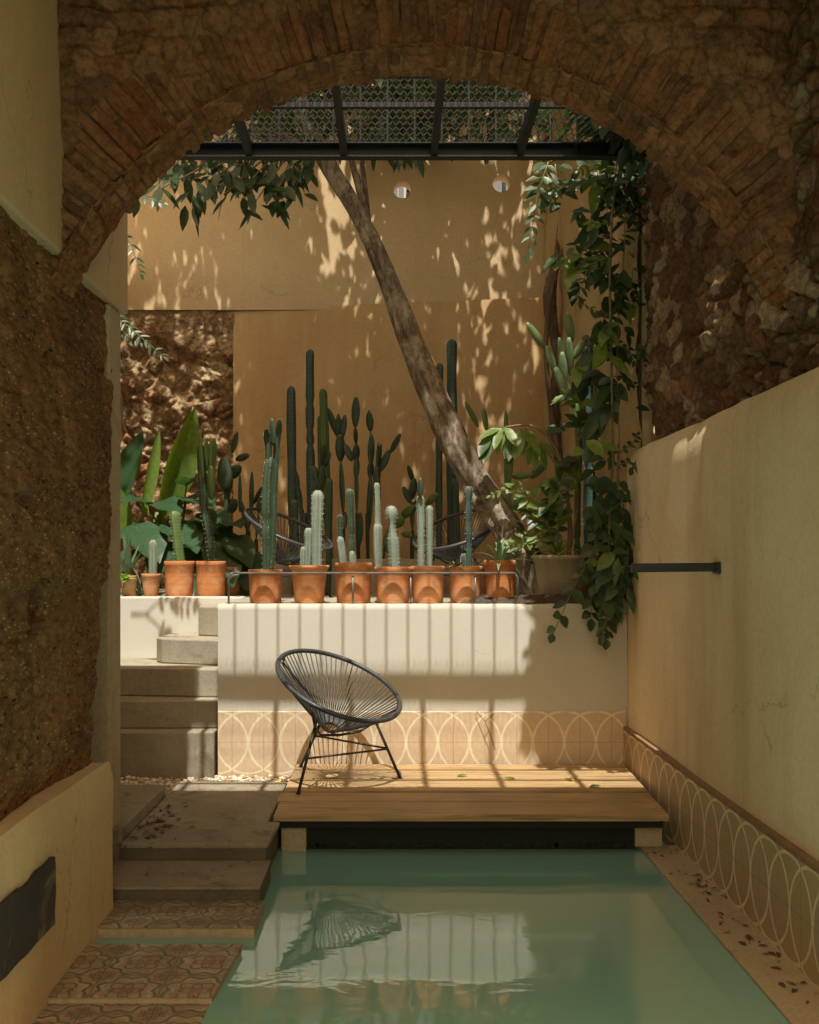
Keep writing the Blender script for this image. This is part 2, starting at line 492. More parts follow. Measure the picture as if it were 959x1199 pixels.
def m_tile(name):
    """hydraulic floor tile: interlaced curves in red, slate blue and cream"""
    n = NT(name)
    g = n.add("ShaderNodeNewGeometry")
    sp = n.add("ShaderNodeSeparateXYZ"); n.link(g.outputs['Position'], sp.inputs[0])
    T = 0.235
    def cell(s_, off): return n.m('SUBTRACT', n.m('FLOORED_MODULO', n.m('ADD', s_, off), 2*T), T)
    jt = n.m('MULTIPLY', n.m('SUBTRACT', n.noise(14, 3), 0.5), 0.03)
    x = cell(n.m('ADD', n.m('MULTIPLY', sp.outputs[0], 2.0), jt), 0.16); y = cell(n.m('MULTIPLY', sp.outputs[1], 2.0), 0.11 + 2*T)
    r = n.m('SQRT', n.m('ADD', n.m('MULTIPLY', x, x), n.m('MULTIPLY', y, y)))
    a = n.m('ARCTAN2', y, x)
    lob = n.m('MULTIPLY', n.m('COSINE', n.m('MULTIPLY', a, 8)), 0.022)
    lob4 = n.m('MULTIPLY', n.m('COSINE', n.m('MULTIPLY', a, 4)), 0.03)
    def band(v, c0, w_):
        return n.ramp(n.m('MULTIPLY', n.m('ABSOLUTE', n.m('SUBTRACT', v, c0)), 20.0), [(w_*20*0.8, 1.0), (w_*20*1.1, 0.0)])
    c = n.mix(n.noise(12, 4), (0.36, 0.29, 0.19), (0.44, 0.36, 0.25))
    rl = n.m('ADD', r, lob)
    c = n.mix(band(rl, 0.205, 0.013), c, (0.10, 0.115, 0.11))
    c = n.mix(band(rl, 0.172, 0.010), c, (0.52, 0.43, 0.29))
    c = n.mix(band(n.m('ADD', r, lob4), 0.115, 0.012), c, (0.24, 0.10, 0.065))
    c = n.mix(band(n.m('SUBTRACT', r, lob4), 0.080, 0.010), c, (0.10, 0.12, 0.12))
    c = n.mix(band(n.m('ADD', r, lob), 0.02, 0.022), c, (0.29, 0.10, 0.055))
    x2 = n.m('SUBTRACT', T, n.m('ABSOLUTE', x)); y2 = n.m('SUBTRACT', T, n.m('ABSOLUTE', y))
    r2 = n.m('SQRT', n.m('ADD', n.m('MULTIPLY', x2, x2), n.m('MULTIPLY', y2, y2)))
    a2 = n.m('ARCTAN2', y2, x2)
    l2 = n.m('ADD', r2, n.m('MULTIPLY', n.m('COSINE', n.m('MULTIPLY', a2, 8)), 0.015))
    c = n.mix(band(l2, 0.075, 0.010), c, (0.30, 0.10, 0.06))
    c = n.mix(band(l2, 0.045, 0.012), c, (0.09, 0.12, 0.125))
    c = n.mix(band(l2, 0.0, 0.018), c, (0.32, 0.12, 0.07))
    jn = n.m('MINIMUM', x2, y2)
    c = n.mix(n.ramp(n.m('MULTIPLY', jn, 100), [(0.3, 0.85), (0.65, 0.0)]), c, (0.07, 0.05, 0.04))
    c = n.mix(n.ramp(n.noise(7, 9, 0.7, dist=0.6), [(0.40, 0.1), (0.66, 0.75)]), c, (0.17, 0.13, 0.09))
    n.base(c); n.rough(n.ramp(n.noise(5, 5), [(0.4, 0.25), (0.6, 0.55)]))
    n.bump(n.noise(30, 5), 0.15, 0.003)
    return n.mat


def m_water(name):
    n = NT(name)
    fr = n.add("ShaderNodeFresnel"); fr.inputs[0].default_value = 1.33
    df = n.add("ShaderNodeBsdfDiffuse"); df.inputs[0].default_value = (0.34, 0.68, 0.62, 1)
    tp = n.add("ShaderNodeBsdfTransparent"); tp.inputs[0].default_value = (0.55, 0.82, 0.66, 1)
    gl = n.add("ShaderNodeBsdfGlossy"); gl.inputs['Roughness'].default_value = 0.015
    gl.inputs[0].default_value = (1, 1, 1, 1)
    b = n.add("ShaderNodeBump"); b.inputs['Strength'].default_value = 0.16; b.inputs['Distance'].default_value = 0.010
    h = n.m('ADD', n.noise(3.0, 3, 0.5, co=n.co((1, 1.6, 1)), dist=0.6), n.m('MULTIPLY', n.noise(16, 2, 0.5, co=n.co((0.7, 1.7, 1)), dist=0.8), 0.10))
    n.link(h, b.inputs['Height'])
    n.link(b.outputs[0], gl.inputs['Normal']); n.link(b.outputs[0], fr.inputs['Normal'])
    m1 = n.add("ShaderNodeMixShader"); m1.inputs[0].default_value = 0.36
    n.link(df.outputs[0], m1.inputs[1]); n.link(tp.outputs[0], m1.inputs[2])
    m2 = n.add("ShaderNodeMixShader"); n.link(n.m('MINIMUM', n.m('MULTIPLY', fr.outputs[0], 2.0), 0.95), m2.inputs[0])
    n.link(m1.outputs[0], m2.inputs[1]); n.link(gl.outputs[0], m2.inputs[2]); n.link(m2.outputs[0], n.out.inputs[0])
    return n.mat


def m_bark(name, c1, c2, c3):
    n = NT(name)
    cv = n.co((9, 9, 1.2))
    g = n.noise(2.2, 10, 0.7, co=cv, dist=1.0)
    c = n.ramp(g, [(0.3, c3), (0.5, c1), (0.72, c2)])
    c = n.mix(n.ramp(n.noise(5, 7, 0.7), [(0.46, 0.0), (0.62, 0.75)]), c, c2)
    c = n.mix(n.ramp(n.noise(8, 8, 0.72, dist=0.6), [(0.54, 0.0), (0.62, 0.7)]), c, c3)
    n.base(c); n.rough(0.9)
    b = n.bump(g, 0.8, 0.02); n.bump(n.noise(60, 5), 0.4, 0.004, b)
    return n.mat


M = {}
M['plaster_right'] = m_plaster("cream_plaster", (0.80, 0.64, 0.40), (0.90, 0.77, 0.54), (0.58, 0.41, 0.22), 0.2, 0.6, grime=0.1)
M['plaster_back'] = m_plaster("ochre_plaster", (0.60, 0.44, 0.26), (0.67, 0.50, 0.31), (0.52, 0.35, 0.19), 0.15, 0.5)
M['plaster_back_low'] = m_plaster("orange_ochre_plaster", (0.58, 0.38, 0.19), (0.64, 0.44, 0.24), (0.46, 0.28, 0.13), 0.15, 0.6)
M['plaster_left'] = m_plaster("beige_plaster", (0.60, 0.43, 0.26), (0.66, 0.49, 0.31), (0.45, 0.30, 0.17), 0.15, 0.4)
M['plaster_low'] = m_plaster("worn_ochre_plaster", (0.64, 0.46, 0.26), (0.70, 0.53, 0.32), (0.44, 0.28, 0.14), 0.2, 0.5, grime=0.15)
M['white_wall'] = m_plaster("white_limewash", (0.555, 0.54, 0.48), (0.595, 0.58, 0.52), (0.55, 0.50, 0.40), 0.06, 0.22, fine_lo=0.965, fine_hi=1.02)
M['rubble_left'] = m_earth("rammed_earth")
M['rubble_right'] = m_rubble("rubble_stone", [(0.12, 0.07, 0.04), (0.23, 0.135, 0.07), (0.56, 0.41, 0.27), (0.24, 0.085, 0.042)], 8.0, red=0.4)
M['rubble_back'] = m_rubble("pale_rubble_stone", [(0.28, 0.17, 0.09), (0.44, 0.30, 0.17), (0.50, 0.37, 0.22), (0.34, 0.13, 0.06)], 5.5, red=0.4)  # paler stone tones for the old terrace wall
M['soffit'] = m_rubble("soffit_mortar", [(0.22, 0.10, 0.045), (0.38, 0.18, 0.08), (0.48, 0.26, 0.125), (0.32, 0.115, 0.048)], 12.0, joint=(0.2, 0.11, 0.06), red=0.5)  # mortar patches, lightened to put the soffit's warm light into the colour
M['brick'] = m_brick("old_brick")
M['mortar'] = m_rubble("old_mortar", [(0.18, 0.095, 0.052), (0.30, 0.16, 0.085), (0.36, 0.20, 0.105), (0.30, 0.125, 0.06)], 10.0, red=0.45)
M['dado_back'] = m_dado("circle_tile_front", 0, 0.278, 0.127, (0.62, 0.47, 0.32), (0.66, 0.52, 0.37), (0.82, 0.74, 0.56))
M['dado_right'] = m_dado("circle_tile_side", 1, 0.05, 0.005, (0.46, 0.33, 0.19), (0.53, 0.39, 0.23), (0.86, 0.76, 0.50))
M['tile'] = m_tile("hydraulic_tile")
M['water'] = m_water("pool_water")
M['wood'] = m_wood("deck_wood")
M['concrete'] = m_concrete("grey_concrete", (0.24, 0.20, 0.145), (0.35, 0.30, 0.225), (0.06, 0.045, 0.03))
M['concrete_step'] = m_concrete("stair_concrete", (0.27, 0.24, 0.18), (0.37, 0.335, 0.26), (0.11, 0.085, 0.055))
M['damp_shade'] = m_concrete("shaded_damp_concrete", (0.11, 0.09, 0.06), (0.15, 0.125, 0.085), (0.05, 0.04, 0.03))  # riser concrete: damp staining plus shade put into the colour
M['coping'] = m_concrete("coping_stone", (0.44, 0.34, 0.22), (0.50, 0.40, 0.27), (0.28, 0.20, 0.12))
M['ledge'] = m_simple("brown_ledge", (0.26, 0.16, 0.085), 0.8, var=0.3)
M['black'] = m_simple("black_steel", (0.018, 0.020, 0.022), 0.45, 0.3, spec=0.5)
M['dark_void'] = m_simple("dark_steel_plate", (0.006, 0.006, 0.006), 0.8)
M['steel'] = m_simple("galvanised_wire", (0.14, 0.14, 0.135), 0.45, 0.3)
M['rail'] = m_simple("grey_steel_rail", (0.16, 0.155, 0.14), 0.5, 0.5)
M['cord'] = m_simple("black_vinyl_cord", (0.045, 0.05, 0.055), 0.42, spec=0.5)
M['chair_metal'] = m_simple("chair_rod", (0.03, 0.028, 0.026), 0.5, 0.3)
M['terracotta'] = m_terracotta("terracotta")
M['terracotta2'] = m_terracotta("pale_terracotta", (0.56, 0.29, 0.14), (0.45, 0.20, 0.09))
M['soil'] = m_simple("potting_soil", (0.06, 0.045, 0.03), 0.95, var=0.5, scale=40, bump=0.6)
M['pebble'] = m_simple("pale_pebble", (0.56, 0.48, 0.36), 0.7, var=0.4, scale=25)
M['litter'] = m_simple("dry_leaf", (0.10, 0.07, 0.04), 0.9, var=0.5, scale=40)
M['yellow_leaf'] = m_simple("yellow_fallen_leaf", (0.55, 0.42, 0.05), 0.6, scale=30)
M['bark'] = m_bark("pale_bark", (0.13, 0.092, 0.06), (0.37, 0.32, 0.25), (0.035, 0.026, 0.019))
M['dry_vine'] = m_bark("dry_vine_bark", (0.13, 0.085, 0.055), (0.25, 0.17, 0.11), (0.04, 0.026, 0.018))
M['stem'] = m_simple("green_stem", (0.13, 0.16, 0.06), 0.6)
M['woody'] = m_simple("woody_stem", (0.20, 0.14, 0.085), 0.8, var=0.35)
M['leaf_tree'] = m_leaf("tree_leaf", (0.030, 0.055, 0.022), (0.075, 0.105, 0.035), 0.30, 0.35)
M['leaf_vine'] = m_leaf("vine_leaf", (0.035, 0.070, 0.032), (0.085, 0.13, 0.045), 0.30, 0.40)
M['leaf_pinnate'] = m_leaf("pinnate_leaf", (0.055, 0.10, 0.045), (0.11, 0.16, 0.06), 0.35, 0.40)
M['leaf_bright'] = m_leaf("bright_leaf", (0.19, 0.28, 0.08), (0.25, 0.33, 0.11), 0.5, 0.38)
M['leaf_banana'] = m_leaf("banana_leaf", (0.17, 0.27, 0.05), (0.21, 0.31, 0.07), 0.5, 0.38)
M['leaf_dark'] = m_leaf("elephant_ear_leaf", (0.030, 0.075, 0.035), (0.055, 0.11, 0.045), 0.25, 0.35)
M['leaf_agave'] = m_leaf("agave_leaf", (0.13, 0.19, 0.12), (0.19, 0.24, 0.14), 0.1, 0.5)
M['cactus_dark'] = m_cactus("dark_cactus", (0.026, 0.054, 0.033), (0.05, 0.085, 0.047))
M['cactus_blue'] = m_cactus("blue_cactus", (0.03, 0.064, 0.056), (0.055, 0.095, 0.08))
M['cactus_green'] = m_cactus("green_cactus", (0.08, 0.15, 0.045), (0.12, 0.19, 0.06))
M['cactus_pale'] = m_cactus("pale_cactus", (0.17, 0.225, 0.18), (0.25, 0.305, 0.26), 0.5)
M['pad_green'] = m_cactus("mid_green_pad", (0.13, 0.20, 0.09), (0.19, 0.26, 0.13), 0.2)
M['spine'] = m_simple("pale_spines", (0.55, 0.50, 0.38), 0.8)
M['basket'] = m_plaster("pale_clay", (0.34, 0.27, 0.18), (0.40, 0.32, 0.22), (0.20, 0.15, 0.09), 0.4, 0.6)
M['hatch'] = m_concrete("peeling_black_paint", (0.020, 0.018, 0.015), (0.045, 0.038, 0.03), (0.30, 0.22, 0.13))
M['neigh_white'] = m_simple("white_render", (0.60, 0.60, 0.58), 0.8)
M['neigh_grey'] = m_simple("grey_shutter", (0.13, 0.14, 0.15), 0.6)
M['ground'] = m_concrete("bare_ground", (0.20, 0.15, 0.10), (0.26, 0.20, 0.13), (0.12, 0.09, 0.06))
M['pool_floor'] = m_simple("pool_plaster", (0.34, 0.46, 0.36), 0.7)

# ============================================================ THE SETTING
structure(MB().box(-40, 40, -40, 60, -1.6, -1.45).build("ground", M['ground']))
structure(MB().box(-1.45, 1.30, -3.0, 6.35, -1.45, -1.30).build("pool_floor", M['pool_floor']))
def wat(u, v): return (lerp(-1.30, 1.268, u), lerp(-3.0, 6.3, v), 0.0)
structure(MB().grid(4, 8, wat).build("water", M['water']))

# pool edge on the right and the submerged side of the pool
t = thing("pool_coping", "narrow stone coping along the pool below the circle-tiled right wall", "coping", (1.37, 2, 0.012))
MB().box(1.262, 1.472, -3.0, 5.12, -0.035, 0.012).build("coping_slab", M['coping'], t, bevel=0.006)
MB().box(1.270, 1.472, -3.0, 6.3, -1.30, -0.037).build("pool_side", M['pool_floor'], t)

# terrace behind the planter wall
structure(MB().prism([(-1.10, 6.42), (1.465, 6.42), (1.465, 9.95), (-2.7, 9.95), (-2.7, 7.34), (-1.10, 7.34)], -1.4, 1.200).build("terrace_floor", M['concrete_step']))
structure(MB().box(-1.28, 1.464, 8.16, 9.86, 1.201, 1.44).build("planting_bed_soil", M['soil']))

# ---- path slab, raised slab, gravel
structure(MB().prism([(-1.258, 4.574), (-0.578, 4.574), (-0.566, 4.95), (-0.625, 4.952), (-0.625, 5.84), (-1.258, 5.86)], 0.150, 0.178).build("path", M['concrete'], bevel=0.008))
structure(MB().prism([(-1.256, 4.582), (-0.590, 4.582), (-0.590, 5.84), (-1.256, 5.84)], -0.2, 0.1495).build("path_base", M['damp_shade']))
structure(MB().box(-2.2, -1.262, 4.6, 5.52, -0.2, 0.235).build("raised_paving", M['concrete'], bevel=0.008))
structure(MB().box(-2.6, -0.60, 5.50, 6.30, -1.3, 0.098).build("gravel_bed", M['ground']))

def pebbles():
    b = MB()
    r = random.Random(3)
    ico = [(-.53,0,.85),(.53,0,.85),(-.53,0,-.85),(.53,0,-.85),(0,.85,.53),(0,.85,-.53),(0,-.85,.53),(0,-.85,-.53),(.85,.53,0),(-.85,.53,0),(.85,-.53,0),(-.85,-.53,0)]
    fc = [(0,1,4),(0,4,9),(9,4,5),(4,8,5),(4,1,8),(8,1,10),(8,10,3),(5,8,3),(5,3,2),(2,3,7),(7,3,10),(7,10,6),(7,6,11),(11,6,0),(0,6,1),(6,10,1),(9,11,0),(9,2,11),(9,5,2),(7,11,2)]
    for _ in range(2600):
        x = r.uniform(-2.0, -0.60); y = r.uniform(5.80, 6.285)
        if x < -1.26: y = r.uniform(5.52, 6.24)
        if x < -1.12 and y > 6.22: continue
        s = r.uniform(0.008, 0.019)
        sc = (s*r.uniform(.8, 1.5), s*r.uniform(.8, 1.4), s*r.uniform(.5, .8))
        a = r.uniform(0, 6.28); ca, sa = math.cos(a), math.sin(a)
        z = 0.098 + r.uniform(0.0, 0.022)
        n = len(b.v)
        for q in ico:
            X, Y, Z = q[0]*sc[0], q[1]*sc[1], q[2]*sc[2]
            b.v.append((x + X*ca - Y*sa, y + X*sa + Y*ca, z + Z))
        b.f += [tuple(n+i for i in q) for q in fc]
    return b
def m_pebbles():
    n = NT("pebbles")
    isl = n.add("ShaderNodeNewGeometry").outputs['Random Per Island']
    n.base(n.ramp(isl, [(0.0, (0.30, 0.20, 0.12)), (0.25, (0.50, 0.42, 0.30)), (0.6, (0.62, 0.55, 0.43)), (0.9, (0.75, 0.70, 0.60)), (1.0, (0.36, 0.16, 0.09))]))
    n.rough(0.7); return n.mat
o = pebbles().build("gravel", m_pebbles(), smooth=True)
tag(o, "loose pale pebbles lying between the stairs and the concrete path", "gravel", kind='stuff')

# ---- steps down into the pool
t = thing("pool_steps", "low concrete and patterned-tile steps leading down into the green pool", "steps", (-0.87, 4.0, 0))
o = MB().box(-1.35, -0.566, 4.196, 4.572, -0.6, 0.088).build("step", M['damp_shade'], t)
MB().box(-1.35, -0.564, 4.190, 4.572, 0.0885, 0.100).build("tread", M['concrete'], o, bevel=0.004)
o = MB().box(-1.35, -0.546, 3.897, 4.189, -0.9, 0.040).build("tiled_step", M['coping'], t, bevel=0.005)
MB().box(-1.35, -0.542, 3.890, 4.189, 0.0405, 0.047).build("tiling", M['tile'], o)
o = MB().prism([(-1.35, 3.318), (-0.606, 3.318), (-0.574, 3.755), (-1.35, 3.755)], -1.2, 0.022).build("tiled_step", M['coping'], t)
MB().prism([(-1.35, 3.312), (-0.602, 3.312), (-0.570, 3.760), (-1.35, 3.760)], 0.0225, 0.029).build("tiling", M['tile'], o)
o = MB().box(-1.35, -0.618, 2.4, 3.310, -1.2, -0.006).build("tiled_step", M['coping'], t)
MB().box(-1.35, -0.614, 2.4, 3.309, -0.0055, 0.003).build("tiling", M['tile'], o)
MB().box(-1.35, -0.575, 4.575, 6.28, -1.28, -0.205).build("pool_side", M['pool_floor'], t)

# ---- plaster wall on the right, with its circle-tile dado
rw = thing("plaster_wall", "smooth cream plaster wall along the right side of the pool", "wall", (1.56, 2, 0))
MB().grid(60, 24, lambda u, v: (1.480 + 0.010*mn.noise(Vector((u*9, v*3, 2.2))) + (0.035 if v > 0.999 else 0), lerp(-3.0, 6.31, u), lerp(-0.04, 2.165, v) + (0.012*mn.noise(Vector((u*30, 5, 1))) if v > 0.99 else 0))).build("plaster_face", M['plaster_right'], rw, smooth=True)
MB().box(1.515, 1.75, -3.0, 6.31, -1.3, 2.150).build("wall_core", M['plaster_right'], rw)
o = MB().box(1.452, 1.52, -3.0, 6.292, -0.034, 0.405).build("tile_dado", M['dado_right'], rw)
MB().box(1.450, 1.52, -3.0, 6.291, 0.4055, 0.428).build("tile_ledge", M['ledge'], o, bevel=0.004)

# ---- bar jutting from the right wall
t = thing("steel_bar", "flat black steel bar jutting level from the right plaster wall above the pool", "bar", (1.47, 4.53, 1.45))
MB().bar((1.086, 4.545, 1.443), (1.475, 4.53, 1.447), 0.05, 0.040).build("bar", M['black'], t, bevel=0.003)
MB().bar((1.458, 4.53, 1.440), (1.482, 4.53, 1.446), 0.08, 0.052).build("wall_plate", M['black'], t, bevel=0.003)

# ---- rubble wall above it
def stones(p, sc, amp):
    d, _ = mn.voronoi(p * sc)
    e = d[1] - d[0]
    s_ = min(1.0, e / 0.35)
    return amp * (s_ * (2 - s_)) - amp*0.55
def rr(u, v):
    D = lerp(2.2, 6.20, u); z = lerp(2.150, 4.3 if D > 4.15 else 3.75, v)
    p = Vector((0.3, D*0.65, z))
    q = p + mn.noise_vector(p * 2.5) * 0.16
    h = stones(q, 9.0, 0.045)*(0.4 + 0.6*sstep(-.2, .3, mn.noise(p*1.9))) + 0.032*mn.fractal(p*2.6, 0.8, 2.1, 5) + 0.016*mn.noise(p*22) + 0.010*mn.noise(p*48)
    edge = sstep(6.05, 6.2, D)
    return (1.535 - h*(1 - 0.6*edge) + 0.03*sstep(2.1, 2.25, 2.4 - (z - 2.15)) + 0.09*edge, D, z)
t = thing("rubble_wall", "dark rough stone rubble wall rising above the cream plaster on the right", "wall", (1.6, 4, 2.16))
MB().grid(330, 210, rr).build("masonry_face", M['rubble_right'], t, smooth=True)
MB().box(1.66, 1.95, -3.0, 6.24, 2.151, 3.74).build("wall_core", M['rubble_right'], t)
# the same side wall further back, smoother and yellowish
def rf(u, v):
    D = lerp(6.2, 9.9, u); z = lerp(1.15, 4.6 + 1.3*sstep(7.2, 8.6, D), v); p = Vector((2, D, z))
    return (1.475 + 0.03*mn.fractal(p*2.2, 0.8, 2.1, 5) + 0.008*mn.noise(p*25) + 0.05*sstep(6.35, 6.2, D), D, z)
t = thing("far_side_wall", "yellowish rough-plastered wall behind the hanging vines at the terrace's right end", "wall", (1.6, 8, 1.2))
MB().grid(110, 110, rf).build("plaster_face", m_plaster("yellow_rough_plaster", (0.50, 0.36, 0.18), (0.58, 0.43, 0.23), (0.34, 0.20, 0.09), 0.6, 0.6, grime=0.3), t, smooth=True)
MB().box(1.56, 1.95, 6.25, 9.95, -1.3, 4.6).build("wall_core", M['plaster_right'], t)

# ---- left side: low plastered base, rammed-earth wall, jamb, plaster above
t = thing("low_plaster_wall", "low ochre plastered base wall at the lower left beside the pool steps", "wall", (-1.3, 3, 0))
MB().grid(70, 20, lambda u, v: (-1.150 + 0.012*mn.noise(Vector((u*7, v*2, 9))) - 0.02*max(0, v*20-19), lerp(-3.0, 4.09, u), lerp(-0.9, 0.655, v) + 0.014*mn.noise(Vector((u*12, 3, 4)))*(v > 0.94))).build("plaster_face", M['plaster_low'], t, smooth=True)
MB().box(-1.60, -1.170, -3.0, 4.092, -1.3, 0.648).build("wall_core", M['plaster_low'], t, bevel=0.012)
rh = random.Random(9); hp = []
for k in range(16): hp.append((lerp(2.55, 3.33, k/15), 0.262 + rh.uniform(-.003, .003)))
for k in range(7): hp.append((3.335 + rh.uniform(-.007, .007), lerp(0.27, 0.475, k/6)))
for k in range(16): hp.append((lerp(3.33, 2.55, k/15), 0.485 + rh.uniform(-.004, .003) - (0.012 if k in (4, 5) else 0)))
hb = MB(); hn = len(hp)
hb.v = [(-1.19, q[0], q[1]) for q in hp] + [(-1.133, q[0], q[1]) for q in hp]
hb.f = [tuple(reversed(range(hn))), tuple(range(hn, 2*hn))] + [(k, (k+1) % hn, hn + (k+1) % hn, hn + k) for k in range(hn)]
h = hb.build("hatch", M['hatch'], t)
h['label'] = "black panel with peeling paint"

def rl(u, v):
    z = lerp(0.60, 2.70, v)
    s = (z - 0.66) / 2.0
    x0 = -1.200 - 0.035*s - 0.09*sstep(0.55, 0.97, s)
    sil = lerp(121, 131, sstep(0.0, 0.5, s)) + 3*mn.noise(Vector((0, 1, z*2.3))) + 2*mn.noise(Vector((0, 1, z*9)))
    Dend = -x0*F/(VX - sil) + 0.03
    wrap = max(0.0, (u - 0.90) / 0.10)
    D = lerp(1.6, Dend - 0.05, min(1, u/0.90)) + 0.05*math.sin(wrap*math.pi/2)
    x = x0 - 0.05*(1 - math.cos(wrap*math.pi/2)) - 0.25*max(0, wrap-0.35)
    p = Vector((1.0, D*0.45, z))
    h = (1 - 0.75*sstep(0.75, 0.9, u))*0.030*mn.fractal(p*1.5, 0.9, 2.0, 4) + 0.010*mn.noise(p*9) + 0.008*mn.noise(p*23) + 0.006*mn.noise(p*50) - 0.03*sstep(0.35, 0.6, mn.noise(p*11)) 
    # the lower lift sits back, with a putlog hole under the joint
    low = 1 - sstep(1.36, 1.42, z + 0.03*mn.noise(p*4))
    h -= 0.035*low
    hole = max(abs((D - 3.50)/0.105), abs((z - 1.335)/0.078))
    h -= 0.44*(1 - sstep(0.92, 1.0, hole + 0.10*mn.noise(p*14)))
    crack = abs(D - 3.72 - 0.06*mn.noise(Vector((0, z*3, 1))))
    if z > 1.4: h -= 0.03*(1 - sstep(0.0, 0.03, crack))
    return (x + h, D, z)
t = thing("earth_wall", "rough pitted rammed-earth wall filling the left side under the arch", "wall", (-1.3, 3, 0.65))
MB().grid(420, 280, rl).build("earth_face", M['rubble_left'], t, smooth=True)
MB().box(-1.73, -1.69, -3.0, 4.15, 0.66, 2.66).build("wall_core", M['rubble_left'], t)
o = MB().box(-1.70, -1.303, 4.56, 4.752, -0.1, 2.655).build("jamb", M['coping'], t, bevel=0.008)

t = thing("upper_plaster_wall", "beige plaster wall above the rammed earth, left of the brick arch", "wall", (-1.4, 4, 2.66))
MB().box(-1.75, -1.283, -3.0, 4.81, 2.662, 3.695).build("plaster", M['plaster_left'], t, bevel=0.012)
MB().box(-4.2, -1.268, 1.35, 4.80, 3.755, 5.1).build("upper_storey", M['plaster_left'], t)
MB().box(-4.2, -1.71, -3.0, 4.79, -1.3, 3.694).build("wall_core", M['plaster_left'], t)

# ---- brick arch
AX, AZ, AR = 0.096, 1.900, 1.569
arch = thing("brick_arch", "weathered brick arch spanning the view from side wall to side wall", "arch", (AX, 3.97, AZ))
def voussoirs():
    b = MB(); r = random.Random(11)
    a = R(24.5)
    while a < R(155.5):
        pitch = r.uniform(0.036, 0.050) / (AR + 0.05)
        th = pitch * AR * r.uniform(0.86, 0.98)
        L = r.choice((r.uniform(.16, .26), r.uniform(.26, .34), r.uniform(.34, .52))); dep = 0.275
        am = a + pitch/2
        rad = Vector((math.cos(am), 0, math.sin(am))); tan = Vector((-math.sin(am), 0, math.cos(am)))
        rad = (rad + tan*r.uniform(-.015, .015)).normalized()
        r0 = AR + r.uniform(-0.006, 0.012)
        yf = 3.846 + r.uniform(-0.008, 0.010); yb = yf + dep + r.uniform(-0.02, 0.015)
        splits = [(yf, yf + 0.13), (yf + 0.142, yb)]
        for (y0, y1) in splits:
            n = len(b.v); dr = r.uniform(-0.008, 0.008)
            if y0 != yf: L = 0.08
            L = min(L, (3.72 - AZ)/max(0.05, rad.z) - AR - 0.01)
            for yy in (y0, y1):
                for (i, j) in ((0,-1),(1,-1),(1,1),(0,1)):
                    rr_ = r0 + dr + i*L
                    wd = th/2 * (1 if i == 0 else (AR + L)/AR)
                    c = Vector((AX, yy, AZ)) + rad*rr_ + tan*(j*wd)
                    b.v.append(c[:])
            b.f += [tuple(n+i for i in q) for q in ((0,1,2,3),(7,6,5,4),(0,4,5,1),(1,5,6,2),(2,6,7,3),(3,7,4,0))]
        a += pitch
    return b
o = voussoirs().build("brick_ring", M['brick'], arch)
bm = bmesh.new(); bm.from_mesh(o.data)
bmesh.ops.recalc_face_normals(bm, faces=bm.faces)
bmesh.ops.bevel(bm, geom=list(bm.edges), offset=0.005, segments=1, affect='EDGES', clamp_overlap=True)
bmesh.ops.triangulate(bm, faces=[f for f in bm.faces if len(f.verts) > 4])
bmesh.ops.subdivide_edges(bm, edges=[e for e in bm.edges if e.calc_length() > 0.05], cuts=3, use_grid_fill=True)
for v in bm.verts:
    v.co += mn.noise_vector(v.co*9)*0.008 + mn.noise_vector(v.co*28)*0.005
bm.normal_update(); bm.to_mesh(o.data); bm.free()
def zc(p): return (p[0], p[1], min(p[2], 3.74 if p[1] < 3.95 else 3.545))
def front(u, v):
    a = lerp(R(22), R(158), u); rr_ = lerp(AR - 0.006, AR + 1.35, v)
    p = Vector((AX + rr_*math.cos(a), 3.861, AZ + rr_*math.sin(a)))
    k = sstep(0.2, 0.30, rr_ - AR)
    # brick courses with raked joints beyond the ring, patched with mortar
    row = (p.z / 0.075); fr_ = abs((row % 1) - 0.5)*2
    cl = ((p.x/0.29 + 0.5*(int(row) % 2)) % 1); fc_ = abs(cl - 0.5)*2
    j = 1 - max(sstep(0.80, 0.98, fr_), sstep(0.93, 0.99, fc_))
    patch = sstep(-0.1, 0.2, mn.noise(p*2.2))
    h = (0.020 + 0.012*k)*mn.fractal(p*2.5, 0.8, 2, 5) + 0.010*mn.noise(p*16) + 0.012*sstep(0.1, 0.4, mn.noise(p*3.1)) + k*(0.030 + 0.024*j*patch)
    return zc((p.x, p.y - h, p.z))
MB().grid(300, 110, front).build("spandrel", M['mortar'], arch, smooth=True)
def soff(u, v):
    a = lerp(R(22), R(158), u); rr_ = AR - 0.004
    p = Vector((AX + rr_*math.cos(a), lerp(3.836, 4.092, v), AZ + rr_*math.sin(a)))
    jn = abs(((a*AR/0.056 + 0.25*mn.noise(p*5)) % 1) - 0.5)*2
    worn = sstep(-0.25, 0.15, mn.noise(p*3.3 + Vector((0, 7, 0))))
    h = 0.014*mn.fractal(p*4, 0.8, 2, 5) + 0.006*mn.noise(p*22) - 0.013*sstep(0.72, 0.95, jn)*worn + 0.006*mn.noise(Vector((int(a*AR/0.056 + 100)*3.7, 1, 1)))*worn
    return (p.x - h*math.cos(a), p.y, p.z - h*math.sin(a))
MB().grid(520, 16, soff).build("soffit_mortar", M['soffit'], arch, smooth=True)
b = MB()
def back(u, v):
    a = lerp(R(22), R(158), u); rr_ = lerp(AR + 0.012, AR + 1.35, v)
    return zc((AX + rr_*math.cos(a), 4.094, AZ + rr_*math.sin(a)))
b.grid(80, 12, back)
b.build("rear_face", M['mortar'], arch)
MB().box(-1.7, 1.9, 3.937, 4.10, 3.552, 3.60).build("coping", M['plaster_left'], arch)

